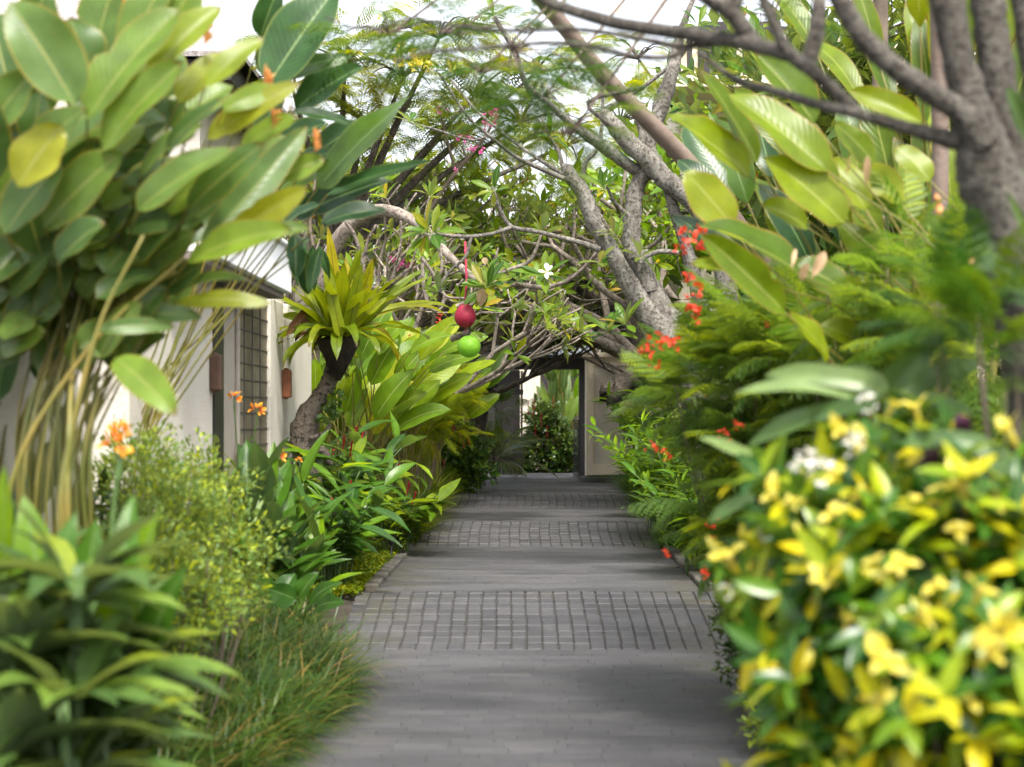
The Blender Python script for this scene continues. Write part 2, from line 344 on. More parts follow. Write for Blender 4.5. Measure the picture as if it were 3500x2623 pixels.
# ------------------------------------------------------------------ plant generators (local origin at the base)
UPV = np.array([0, 0, 1.])
def sphere_dirs(n, zlo=-1, zhi=1):
    z = U(zlo, zhi, n); a = U(0, 2*np.pi, n); r = np.sqrt(np.maximum(0, 1-z*z))
    return np.column_stack([r*np.cos(a), r*np.sin(a), z])
def rosette(mb, P, axis, k, L, W, spread=(.5, 1.3), arch=.5, prof='obov', ns=5, nx=2, tintr=(0, 1), fold=.25):
    """k leaves round each of the points P, along axis; all vectorised"""
    P = np.atleast_2d(P); axis = nrm(np.atleast_2d(axis)); n = len(P)
    ref = np.where(np.abs(axis[:, 2:3]) < .9, [[0, 0, 1.]], [[1., 0, 0]]); a = nrm(np.cross(axis, ref)); b = np.cross(axis, a)
    az = (np.arange(k)*2.399)[None]+U(0, 6.28, (n, 1))+U(-.3, .3, (n, k)); el = U(*spread, (n, k))
    rad = np.cos(az)[..., None]*a[:, None]+np.sin(az)[..., None]*b[:, None]
    D = np.cos(el)[..., None]*axis[:, None]+np.sin(el)[..., None]*rad
    N = np.cos(el)[..., None]*(-rad)+np.sin(el)[..., None]*axis[:, None]*1.0
    N = -(-N); PP = np.repeat(P, k, 0)
    m = n*k; s = U(.65, 1.1, m)
    leaves(mb, PP, D.reshape(-1, 3), N.reshape(-1, 3)+np.array([0, 0, .35]), L*s, W*s, U(.1, 1, m)*arch, fold, prof, ns, nx, tint=U(*tintr, m))
def bipinnate(mb, P, D, N, L, npair=7, nleaf=9, arch=.6, ll=.3, lw=.45, tintr=(0, 1), back=.25):
    """feathery fronds: leaflets are single rhombic faces along paired pinnae"""
    P = np.atleast_2d(P); n = len(P); D = nrm(np.broadcast_to(D, (n, 3))); S = nrm(np.cross(D, np.broadcast_to(N, (n, 3)))); N = np.cross(S, D)
    L = np.broadcast_to(L, (n,)); t = np.linspace(.18, 1, npair)
    a = np.broadcast_to(arch, (n,))[:, None]+1e-3
    C = P[:, None]+(L[:, None]*np.sin(a*t)/a)[..., None]*D[:, None]+(L[:, None]*(np.cos(a*t)-1)/a)[..., None]*N[:, None]
    T = np.cos(a*t)[..., None]*D[:, None]-np.sin(a*t)[..., None]*N[:, None]
    pl = L[:, None]*ll*np.sin(np.pi*(t*.8+.14))[None]
    s = np.linspace(.08, 1, nleaf); out = []
    tint = U(*tintr, n)
    for sg in (-1, 1):
        pd = nrm(sg*S[:, None]*.85+T*.5-N[:, None]*.15+U(-.12, .12, (n, npair, 3)))
        B = C[:, :, None]+pd[:, :, None]*(pl[..., None]*s)[..., None]-(N[:, None, None]*(pl[..., None]*s**2*.25)[..., None])
        q = nrm(np.cross(pd, N[:, None]))
        sz = (pl[..., None]*(1.55/nleaf)*np.sin(np.pi*(s*.75+.18)))
        for h in (-1, 1):
            ld = nrm(h*q+pd*.45+U(-.15, .15, q.shape))[:, :, None]
            lx = pd[:, :, None]
            ln = sz[..., None]*1.25
            out.append(np.stack([B, B+ld*ln*.5+lx*ln*lw*.5, B+ld*ln, B+ld*ln*.5-lx*ln*lw*.5], -2))
    V = np.stack(out, 1)                       # n,4,npair,nleaf,4,3
    at = np.zeros(V.shape); at[..., 0] = .3; at[..., 2] = np.clip(tint.reshape(n, 1, 1, 1, 1)+U(-.15, .15, V.shape[:-2]+(1,)), 0, 1)
    mb.add(V, np.arange(V.size//3).reshape(-1, 4), at)
    leaves(mb, P, D, N, L, L*.012+.002, arch, 0, 'blade', 5, 1, tint=.1)
def blob_points(n, rx, ry, rz, lump=.3, shell=.55):
    d = sphere_dirs(n); ph = U(0, 6.28, 6)
    f = 1+lump*(np.sin(d[:, 0]*4+ph[0])*np.sin(d[:, 2]*5+ph[1])+.6*np.sin(d[:, 1]*6+ph[2]+d[:, 2]*3))
    r = (shell+(1-shell)*U(0, 1, n)**.6)*f
    return d*r[:, None]*[rx, ry, rz], d
def shrub(mb, c, rad, n, L, W, prof='lance', lump=.25, shell=.5, ns=3, nx=2, tintr=(0, 1), arch=.5, up=.4, zmin=None):
    p, d = blob_points(n, *rad, lump, shell); p = p+c
    if zmin is not None: k = p[:, 2] > zmin; p, d = p[k], d[k]
    m = len(p); D = nrm(d+U(-.9, .9, (m, 3))+UPV*up); s = U(.6, 1.15, m)
    leaves(mb, p, D, UPV+d*.6+U(-.5, .5, (m, 3)), L*s, W*s, U(0, 1, m)*arch, .25, prof, ns, nx, tint=U(*tintr, m))
def twigs(mb, base, c, rad, n, r=.01, sides=5):
    for _ in range(n):
        e = blob_points(1, *rad, .2, .7)[0][0]+c; m = (np.asarray(base)+e)/2+U(-.1, .1, 3)*np.mean(rad); m[2] -= .1*rad[2]
        tube(mb, [base+U(-.04, .04, 3)*[1, 1, 0], m, e], [r, r*.7, r*.3], sides, smooth_k=3)
def flower(mb, c, axis, k, L, W, spread=(.7, 1.1), prof='petal', arch=.6, ns=4, nx=2):
    rosette(mb, c, axis, k, L, W, spread, arch, prof, ns, nx)
def cluster(mb, c, r, n, L, W, k=4, flat=1.):
    p, d = blob_points(n, r, r, r*flat, .2, .5); rosette(mb, p+c, d+UPV*.3, k, L, W, (.5, 1.2), .5, 'petal', 2, 2)

def ginger_clump(name, label, cat, loc, group, mat, nst=14, H=(.8, 1.3), L=.34, W=.085, nl=9, lean=(0, 0), spread=.55, tintr=(0, 1), flowers=0, fm='p_spike', r0=.18, fsz=.16):
    t = thing(name, label, cat, loc, group); o = np.asarray(loc, float); lf, st = MB(), MB(); tips = []
    for _ in range(nst):
        az = U(0, 6.28); h = U(*H); out = U(.15, 1)*spread*h; b = np.array([math.cos(az), math.sin(az), 0])
        p0 = o+b*U(0, r0)+[0, 0, -.05]; off = b*out+np.array([lean[0], lean[1], 0])*h
        pts = spline([p0, p0+off*.25+UPV*h*.55, p0+off+UPV*h], 6); tube(st, pts, np.linspace(.009, .004, len(pts)), 5)
        m = len(pts); idx = np.linspace(m*.3, m-1, nl); ii = idx.astype(int); P = pts[ii]; T = nrm(np.gradient(pts, axis=0))[ii]
        sd = nrm(np.cross(T, nrm(b+U(-.5, .5, 3)))); sg = np.where(np.arange(nl) % 2, 1, -1)[:, None]
        D = nrm(sg*sd+T*.75+U(-.2, .2, (nl, 3))); s = U(.75, 1.1, nl)*np.linspace(.85, 1.05, nl)
        tb = U(*tintr); leaves(lf, P, D, T+UPV*.8, L*s, W*s, U(.3, 1.1, nl), .22, 'lance', 6, 4, tint=np.clip(tb+U(-.25, .25, nl), 0, 1), wave=.03)
        tips.append((pts[-1], T[-1]))
    lf.build('foliage', mat, t); st.build('stems', M['stem'], t)
    for p, ax in tips[:flowers]:
        f = MB(); k = 9; zz = np.linspace(0, fsz, k)[:, None]
        rosette(f, p+nrm(ax+UPV)*zz, np.tile(nrm(ax+UPV*1.5), (k, 1)), 4, fsz*.3, fsz*.17, (.2, .6), -.3, 'petal', 2, 2); f.build('flower_spike', M[fm], t)
    return t

def hand_leaves(mb, st, specs, d0, facing=(0, -.85, .55), stalk_root=None, prof='paddle', sr=.0055, nx=6, ns=13, fold=.3, fan=False, ws=1.):
    """each spec: base px,py, tip px,py, width px, [arch, tint, depth offset, tip depth offset, roll]"""
    for s in specs:
        bx, by, tx, ty, w = s[:5]; w = w*ws; e = list(s[5:])+[None]*5
        ar = .5 if e[0] is None else e[0]; ti = U(.1, .9) if e[1] is None else e[1]; dd = U(-.35, .35) if e[2] is None else e[2]
        td = U(-.15, .15) if e[3] is None else e[3]; ro = U(-.3, .3) if e[4] is None else e[4]
        d = d0+dd; b = A(bx, by, d); tp = A(tx, ty, d+td); ch = tp-b; Lc = np.linalg.norm(ch); chd = ch/Lc
        N = np.array(facing, float); S = nrm(np.cross(chd, N)); N = nrm(np.cross(S, chd)); N = nrm(N*math.cos(ro)+S*math.sin(ro))
        D = chd*math.cos(ar/2)+N*math.sin(ar/2); L = Lc*(ar/2)/math.sin(ar/2) if abs(ar) > 1e-3 else Lc
        leaves(mb, b, D, N, L, w/F*d, ar, U(.1, .4) if fold == .3 else fold, prof, ns, nx, wave=.04, tint=ti, twist=U(-.5, .5))
        if st is not None and stalk_root is not None and (not fan or U(0, 1) < .72):
            r = np.asarray(stalk_root(), float); dn = -D
            m1 = b+dn*.45*np.linalg.norm(b-r)*.6; m1[2] = max(m1[2], r[2]+.3)
            if fan:
                p1 = np.array([r[0]*.97, r[1]+.3, CAMZ-.05+U(-.25, .1)]); p2 = p1*.4+b*.6+[-.03, .28, .08]; q_ = spline([r, p1-[0, 0, .6], p1, p2, b], 5)
            else: q_ = spline([r, (r+m1)/2+[0, 0, .12], m1, b], 5)
            tube(st, q_, np.linspace(sr*1.6, sr*.7, len(q_)), 6)

def frangi_tree(wood, tips, P, D, L, r, depth, up=.25, bias=(0, 0, 0), ang=(.45, .85), taper=.74, kf=(2, 3), zmin=-9):
    D = nrm(D)
    n = int(rng.integers(*kf, endpoint=True)) if depth else 0
    if P[2]+D[2]*L < zmin+.3 and D[2] < .45: D = nrm(D*[1, 1, 0]+[0, 0, .4])
    side = nrm(rng.standard_normal(3)); m = P+D*L*.5+side*L*.07; D2 = nrm(D+UPV*up*.5+np.array(bias)*.25)
    e = m+D2*L*.5; s = 8 if r > .03 else (6 if r > .012 else 5)
    tube(wood, spline([P, m, e], 3), np.linspace(r, r*.86, 7), s, .05)
    if depth == 0: tips.append((e, D2)); return
    if depth <= 2 and U(0, 1) < .5: tips.append((e, nrm(D2+rng.standard_normal(3)*.5)))
    ref = nrm(np.cross(D2, rng.standard_normal(3))); b = np.cross(D2, ref); a0 = U(0, 6.28)
    for i in range(n):
        an = U(*ang); az = a0+i*2*np.pi/n+U(-.4, .4)
        nd = D2*math.cos(an)+(ref*math.cos(az)+b*math.sin(az))*math.sin(an)
        frangi_tree(wood, tips, e, nrm(nd+UPV*up*.4+np.array(bias)*.3), L*U(.72, .92), r*taper, depth-1, up, bias, ang, taper, kf, zmin)
def frangipani(name, label, loc, D, L, r, depth, group=None, bias=(0, 0, 0), up=.2, leafp=.8, k=9, LL=.2, LW=.055, bk='b_pale', lm='frangi_far', flowers=0, zmin=-9, ang=(.45, .85), taper=.74):
    t = thing(name, label, 'tree', loc, group); o = np.asarray(loc, float); w, lf, tips = MB(), MB(), []
    frangi_tree(w, tips, o-[0, 0, .1], D, L, r, depth, up, bias, ang, taper, (2, 3), zmin)
    w.build('trunk', M[bk], t)
    P = np.array([p for p, _ in tips]); X = np.array([x for _, x in tips]); sel = U(0, 1, len(P)) < leafp
    if sel.any():
        rosette(lf, P[sel], X[sel], k, LL, LW, (.35, 1.35), .7, 'obov', 4, 2); lf.build('crown', M[lm], t)
    for i in range(min(flowers, len(P))):
        f = MB(); q = P[i*3 % len(P)]+X[i*3 % len(P)]*.05; rosette(f, np.tile(q, (4, 1))+U(-.04, .04, (4, 3)), np.tile(X[i*3 % len(P)], (4, 1)), 5, .04, .025, (.9, 1.2), .3, 'petal', 2, 2); f.build('flower', M['p_white'], t)
    return t

# ================================================================== camera, light
cam = bpy.data.cameras.new('camera'); cam.lens = 60; cam.sensor_width = 36; cam.clip_end = 900; cam.clip_start = .05
cam.shift_y = (HY-1311.5)/3500
cam.dof.use_dof = True; cam.dof.focus_distance = 18.5; cam.dof.aperture_fstop = 2.0; cam.dof.aperture_blades = 9
co = bpy.data.objects.new('camera', cam); COL.objects.link(co); co.location = (0, 0, CAMZ); co.rotation_euler = (R(90), 0, 0); scene.camera = co
EL, AZ = R(62), R(160)      # the sun: elevation, and azimuth measured clockwise from straight ahead
sun = bpy.data.lights.new('sun', 'SUN'); sun.energy = 2.2; sun.angle = R(11); sun.color = (1, .95, .86)
so = bpy.data.objects.new('sun', sun); COL.objects.link(so); so.location = (0, 0, 30)
sd = Vector((math.sin(AZ)*math.cos(EL), math.cos(AZ)*math.cos(EL), math.sin(EL))); so.rotation_euler = sd.to_track_quat('Z', 'Y').to_euler()
w = bpy.data.worlds.new('World'); scene.world = w; w.use_nodes = True; t = w.node_tree; t.nodes.clear()
sky = t.nodes.new('ShaderNodeTexSky'); sky.sky_type = 'NISHITA'; sky.sun_disc = False; sky.sun_elevation = EL; sky.sun_rotation = AZ
sky.air_density = 1.0; sky.dust_density = 4.0; sky.ozone_density = 1.0
hs = t.nodes.new('ShaderNodeHueSaturation'); hs.inputs['Saturation'].default_value = .3; hs.inputs['Value'].default_value = 1.15
bg = t.nodes.new('ShaderNodeBackground'); bg.inputs[1].default_value = .15; ow = t.nodes.new('ShaderNodeOutputWorld')
t.links.new(sky.outputs[0], hs.inputs['Color']); t.links.new(hs.outputs[0], bg.inputs[0]); t.links.new(bg.outputs[0], ow.inputs[0])
vs = scene.view_settings; vs.view_transform = 'Standard'; vs.look = 'None'; vs.exposure = 1.52; vs.gamma = 1; vs.use_curve_mapping = False
try: scene.cycles.use_denoising = True
except Exception: pass
scene.cycles.max_bounces = 8; scene.cycles.transmission_bounces = 6; scene.cycles.diffuse_bounces = 4

# ================================================================== setting: ground, path, kerbs
g = MB(); ys = np.array([-6, -2, 2, 5, 8.2, 9.8, 11.4, 12.2, 13, 15, 17.5, 18.2, 19, 21.8, 22.6, 23.4, 27, 33, 40, 60, 120, 400]); xs = np.array([-300, -60, -12, -4, -2, 0, 2, 4, 12, 60, 300.])
X, Y = np.meshgrid(xs, ys); V = np.stack([X, Y, gz(Y)-.03], -1); k = len(xs)
i, j = np.meshgrid(np.arange(len(ys)-1), np.arange(k-1), indexing='ij'); b = (i*k+j).ravel()
g.add(V, np.stack([b, b+1, b+k+1, b+k], 1)); struct(g.build('ground', M['soil']))
HUMP = [(11.4, 13.0), (17.5, 19.0), (21.8, 23.4), (28.6, 29.6)]
def inhump(y): return any(a <= y <= b for a, b in HUMP)
p = MB(); jb = MB(); y = -3.0; st_v = []
while y < 37:
    hp = inhump(y); dy = .15 if hp else .105; gp = .009 if hp else .0016
    w0 = 1.38 if hp else 1.25; c = pc(y); x = c-w0-(U(0, .1) if not hp else 0); wob = .012*math.sin(y*2.3)
    while x < c+w0-.03:
        dx = .107+U(-.004, .004) if hp else U(.2, .34)
        if hp: x = c-w0+round((x-c+w0)/.107)*.107
        gy_ = .0045 if hp else gp
        if x+dx > c+w0: dx = max(.05, c+w0-x)
        st_v.append((x+gp/2+(wob+U(-.003, .003))*hp, x+dx-gp/2+(wob+U(-.003, .003))*hp, y+gy_/2, y+dy-gy_/2, (.006 if hp else .0008), U(-.003, .003) if hp else U(-.0006, .0006))); x += dx
    y += dy
s_ = np.array(st_v); n = len(s_); bv = s_[:, 4]
def ring(ins, dz):
    x0, x1, y0, y1 = s_[:, 0]+ins, s_[:, 1]-ins, s_[:, 2]+ins, s_[:, 3]-ins; h = s_[:, 5]
    tl = U(-.004, .004, n)*(bv > .004)
    return np.stack([np.stack([xx, yy, gz(yy)+dz+h], -1) for xx, yy in ((x0, y0), (x1, y0), (x1, y1), (x0, y1))], 1)
h0 = s_[:, 5].copy()
V = np.concatenate([ring(0*bv, -.03), ring(0*bv, (.012-bv)), ring(bv, .012+0*bv)], 1) if False else np.concatenate([ring(0*bv, -.03), np.concatenate([ring(0*bv, 0.)], 1)+np.array([0, 0, 1])*(.012-bv)[:, None, None], ring(bv, .012)], 1)
q = []
for a in (0, 4):
    for m in range(4): q.append([a+m, a+(m+1) % 4, a+4+(m+1) % 4, a+4+m])
q.append([8, 9, 10, 11]); q = (np.array(q)[None]+(np.arange(n)*12)[:, None, None]).reshape(-1, 4)
at = np.zeros((n, 12, 3)); at[..., 2] = np.clip(.5+.2*rng.standard_normal((n, 1)), 0, 1)
p.add(V, q, at); struct(p.build('path', M['sett'], smooth=False))
ys2 = np.linspace(-3, 37, 400); wj = np.array([1.39 if inhump(v) else 1.26 for v in ys2])
V = np.stack([np.column_stack([pc(ys2)-wj, ys2, gz(ys2)-.002]), np.column_stack([pc(ys2)+wj, ys2, gz(ys2)-.002])], 1)
b = np.arange(399)*2; jb.add(V, np.stack([b, b+1, b+3, b+2], 1)); struct(jb.build('path_bed', M['joint']))
kb = MB()
for sg in (-1, 1):
    y = 3.0
    while y < 27:
        ln = U(.45, .7)
        if not inhump(y) and not inhump(y+ln):
            c0 = pc(y)+sg*1.32; h = .05+U(-.012, .012); a0 = U(-.012, .012)
            v = [[c0+dx+a0*(yy > y), yy, gz(yy)+z] for z in (-.05, h) for yy in (y+.01, y+ln-.01) for dx in (-.055, .055)]
            kb.add(v, [[0, 2, 3, 1], [4, 5, 7, 6], [0, 1, 5, 4], [2, 6, 7, 3], [0, 4, 6, 2], [1, 3, 7, 5]], np.tile([.5, .5, U(.1, .9)], (8, 1)))
        y += ln
o = bevel(kb.build('kerb', M['kerb'], smooth=False), .014); struct(o)
# the small round island by the gate pillar
def disc(mb, c, r, z0, z1, mi=0, k=28): lathe(mb, (c[0], c[1], 0), [(r+.05, z0), (r+.05, z1-.02), (r+.03, z1), (r-.05, z1), (r-.05, z1-.03)], k, mi)
ic = A(2110, 1660, 29.5); iz = float(gz(29.5)); m = MB(); disc(m, ic, .62, iz-.05, iz+.11); t = thing('planting_island', 'low round stone ring with clipped grass at the foot of the cream gate pillar', 'planter', (ic[0], ic[1], iz))
m.build('stone_ring', M['kerb'], t)
m = MB(); rr = .55*U(0, 1, 1500)**.5; aa = U(0, 6.28, 1500)
leaves(m, np.column_stack([ic[0]+rr*np.cos(aa), ic[1]+rr*np.sin(aa), np.full(1500, iz+.05)]), UPV+U(-.6, .6, (1500, 3)), [0, -1, .2], .09, .012, .6, 0, 'blade', 2, 1); m.build('grass_patch', M['grass'], t)

# ================================================================== the villa front along the left of the path
def wx(y, off=0): return -2.2+.016*y+off
def slab(mb, y0, y1, z0, z1, o0, o1, mi=0):
    """a slab along the wall line from y0 to y1, from offset o0 to o1 of the wall face"""
    hexa(mb, [[wx(yy)+oo, yy, z] for z in (z0, z1) for yy in (y0, y1) for oo in (o0, o1)], mi)
T = thing("villa", 'pale stucco villa front with white canopy, leaded window and two wall lamps', 'villa', (wx(12), 12, gz(12)))
m = MB(); slab(m, 9.15, 11.5, .2, 3.6, -.35, 0); slab(m, 13.97, 14.67, .4, 2.9, -.3, 0); slab(m, 14.67, 14.86, .4, 2.9, -.3, -.05); slab(m, 14.86, 16.4, .4, 2.9, -.35, .012)
slab(m, 9.15, 16.4, 3.2, 3.7, -.6, -.352); bevel(m.build('stucco_wall', M['stucco'], T, smooth=False), .015)
m = MB(); slab(m, 11.5, 11.84, .2, 2.9, -.3, .012); m.build('dark_jamb', M['black'], T, smooth=False)
m = MB(); slab(m, 11.84, 12.5, .2, 2.9, -.25, -.02); slab(m, 12.44, 12.5, .2, 2.9, -.02, .01); bevel(m.build('door_panel', M['taupe'], T, smooth=False), .01)
W_ = MB(); slab(W_, 12.5, 13.97, .2, 2.9, -.3, -.03); W_ = W_.build('window', M['pane'], T, smooth=False)
m = MB()
for z in np.arange(.45, 2.9, .125): slab(m, 12.5, 13.97, z-.004, z+.004, -.03, -.022)
for yy in np.linspace(12.5, 13.97, 5)[1:-1]: slab(m, yy-.005, yy+.005, .4, 2.9, -.03, -.02)
m.build('glazing_bars', M['soffit2'], W_, smooth=False)
m = MB(); slab(m, 10.0, 13.4, 2.885, 3.22, -.3, .255); slab(m, 9.9, 13.44, 3.221, 3.25, -.3, .29)
bevel(m.build('canopy', M['white'], T, smooth=False), .008)
m = MB(); slab(m, 10.0, 13.36, 2.84, 2.882, -.3, .2); m.build('soffit', M['soffit'], T, smooth=False)
for yy, mt, off in ((11.42, 'wood_lamp', .0), (14.62, 'rust', .0)):
    m = MB(); z = 1.92+(1424-(1275 if yy < 12 else 1312))/F*yy
    slab(m, yy-.05, yy+.05, z-.12, z+.12, off, off+.075); slab(m, yy-.035, yy+.035, z-.135, z+.135, off+.012, off+.05)
    bevel(m.build('wall_lamp', M[mt], T, smooth=False), .012)
T = thing('garden_wall', 'short pale stucco wall seen through the yellow leaf stalks far left', 'wall', (wx(7.8), 7.8, gz(7.8)))
m = MB(); slab(m, 7.3, 8.15, .1, 2.6, -.3, .0); bevel(m.build('stucco_wall', M['stucco'], T, smooth=False), .015); m = MB(); slab(m, 7.25, 8.2, 2.6, 2.68, -.34, .04); m.build('coping', M['cream'], T, smooth=False)
def hip_roof(name, label, c, hx, hy, z0, z1, ridge, wall=True):
    T = thing(name, label, 'building', (c[0], c[1], gz(c[1]))); m = MB()
    base = [[c[0]+sx*hx, c[1]+sy*hy, z0] for sx, sy in ((-1, -1), (1, -1), (1, 1), (-1, 1))]; top = [[c[0]+sx*ridge, c[1]+sy*.05, z1] for sx, sy in ((-1, -1), (1, -1), (1, 1), (-1, 1))]
    m.add(base+top+[[v[0], v[1], z0-.06] for v in base], [[0, 1, 5, 4], [1, 2, 6, 5], [2, 3, 7, 6], [3, 0, 4, 7], [4, 5, 6, 7], [8, 9, 1, 0], [9, 10, 2, 1], [10, 11, 3, 2], [11, 8, 0, 3]]); m.build('roof', M['shingle'], T, smooth=False)
    m = MB(); box(m, c[0]-hx*.95, c[0]+hx*.95, c[1]-hy*.95, c[1]+hy*.95, z0-.3, z0-.07); m.build('eave_board', M['dark'], T, smooth=False)
    m = MB(); box(m, c[0]-hx*.8, c[0]+hx*.8, c[1]-hy*.8, c[1]+hy*.8, .3, z0-.29); m.build('wall', M['stucco'], T, smooth=False)
e = A(805, 150, 19); hip_roof('villa_pavilion', 'grey shingled villa roof peeping between big leaves at the top of the picture', (e[0]-2.6, 21, 0), 2.7, 2.2, e[2]-.12, e[2]+1.35, .8)
e = A(1125, 478, 23); hip_roof('garden_pavilion', 'small grey shingled roof with dark eave below the higher villa roof', (e[0]-2.0, 25, 0), 2.05, 2, e[2], e[2]+1.1, .9)

# ================================================================== the gate at the end of the path
gy = 33.; gzv = float(gz(gy))
def PX(px, d): return (px-CX)/F*d
def PZ(py, d): return CAMZ-(py-HY)/F*d
T = thing('garden_gate', 'dark timber garden gate with a tiled lintel roof at the far end of the path', 'gate', (PX(1865, gy), gy, gzv))
m = MB(); box(m, PX(1700, gy), PX(2012, gy), gy-.12, gy+.35, PZ(1263, gy), PZ(1226, gy)); bevel(m.build('lintel', M['dark'], T, smooth=False), .012)
m = MB(); x0, x1 = PX(1690, gy), PX(2022, gy); zt = PZ(1216, gy)
for i in range(34):
    xx = x0+(x1-x0)*i/33; tube(m, [[xx, gy-.35, zt-.02], [xx, gy+.1, zt+.16]], .032, 6)
box(m, x0-.03, x1+.03, gy-.3, gy+.4, PZ(1225, gy), zt-.03); m.build('roof', M['tile'], T, smooth=False)
m = MB(); box(m, PX(1978, gy), PX(2002, gy), gy-.1, gy+.05, gzv, PZ(1264, gy)); bevel(m.build('post', M['black'], T, smooth=False), .008)
m = MB(); box(m, PX(1690, gy), PX(1704, gy), gy-.1, gy+.05, gzv, PZ(1264, gy)); bevel(m.build('post', M['black'], T, smooth=False), .008)
m = MB()
for i in range(9): xx = PX(1706, gy)+i*.052; box(m, xx, xx+.042, gy+.0, gy+.03, gzv+.05, PZ(1268, gy)); 
box(m, PX(1706, gy), PX(1706, gy)+.47, gy+.031, gy+.06, gzv+.3, gzv+.4); box(m, PX(1706, gy), PX(1706, gy)+.47, gy+.031, gy+.06, gzv+1.6, gzv+1.7)
m.build('door_leaf', M['dark'], T, smooth=False)
m = MB(); xx = PX(1960, gy)
for i in range(5): tube(m, [[xx+.02*i, gy-.2-.22*i, gzv+.02], [xx+.02*i, gy-.2-.22*i, gzv+1.15]], .012, 6)
for z in (.1, 1.12): tube(m, [[xx, gy-.2, gzv+z], [xx+.08, gy-1.1, gzv+z]], .014, 6)
m.build('open_door_leaf', M['black'], T, smooth=False)
def pillar(name, label, px0, px1, d, py0, depth, panel=True):
    T = thing(name, label, 'pillar', (PX((px0+px1)/2, d), d, gz(d))); x0, x1 = PX(px0, d), PX(px1, d); z0, z1 = float(gz(d))-.03, PZ(py0, d); m = MB()
    box(m, x0, x1, d+.03, d+depth, z0, z1)
    fw = .12 if panel else .05
    box(m, x0, x0+fw*1.1, d, d+.029, z0, z1); box(m, x1-fw, x1, d, d+.029, z0, z1); box(m, x0+fw*1.1, x1-fw, d, d+.029, z0, z0+.32); box(m, x0+fw*1.1, x1-fw, d, d+.029, z1-.15, z1)
    m.build('frame', M['cream'], T, smooth=False)
    m = MB(); box(m, x0+fw*1.1+.012, x1-fw-.012, d+.012, d+.029, z0+.332, z1-.162); m.build('panel', M['stucco'], T, smooth=False)
    m = MB(); box(m, x0-.06, x1+.06, d-.05, d+depth+.05, z1, z1+.08); bevel(m.build('coping', M['cream'], T, smooth=False), .01)
pillar('gate_pillar', 'cream rendered pillar with a recessed stucco panel right of the dark gate', 2004, 2165, 31, 1222, .6)
pillar('inner_pillar', 'cream pillar standing behind the gate opening', 1776, 1846, 37, 1180, .5)
pillar('wall_pier', 'narrow cream pier half hidden by ferny leaves left of the gate', 1490, 1566, 28, 1150, .5, False)
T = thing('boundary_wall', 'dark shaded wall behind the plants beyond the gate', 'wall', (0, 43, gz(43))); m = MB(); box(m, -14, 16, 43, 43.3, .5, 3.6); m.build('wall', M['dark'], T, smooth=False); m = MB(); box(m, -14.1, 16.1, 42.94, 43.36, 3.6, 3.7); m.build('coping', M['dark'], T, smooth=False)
# upper right house with a dark balcony rail
hd = 24.; T = thing('terrace_house', 'cream house with a dark slatted balcony high behind the right trees', 'house', (PX(2700, hd), hd, gz(hd)))
m = MB(); box(m, PX(2350, hd), PX(4200, hd), hd+1.2, hd+5, .5, PZ(60, hd)); m.build('wall', M['cream'], T, smooth=False)
m = MB(); box(m, PX(2300, hd), PX(4200, hd), hd-.1, hd+1.19, PZ(300, hd), PZ(262, hd)); m.build('balcony_floor', M['cream'], T, smooth=False)
m = MB()
for i in range(26): xx = PX(2310+i*38, hd); box(m, xx, xx+.075, hd, hd+.03, PZ(262, hd), PZ(110, hd))
box(m, PX(2300, hd), PX(3300, hd), hd-.03, hd+.06, PZ(110, hd), PZ(92, hd)); m.build('balcony_rail', M['dark'], T, smooth=False)
m = MB(); 
for i in range(4): xx = PX(2420+i*170, hd); box(m, xx, xx+.5, hd+1.14, hd+1.19, PZ(255, hd), PZ(10, hd))
m.build('window', M['dark'], T, smooth=False)

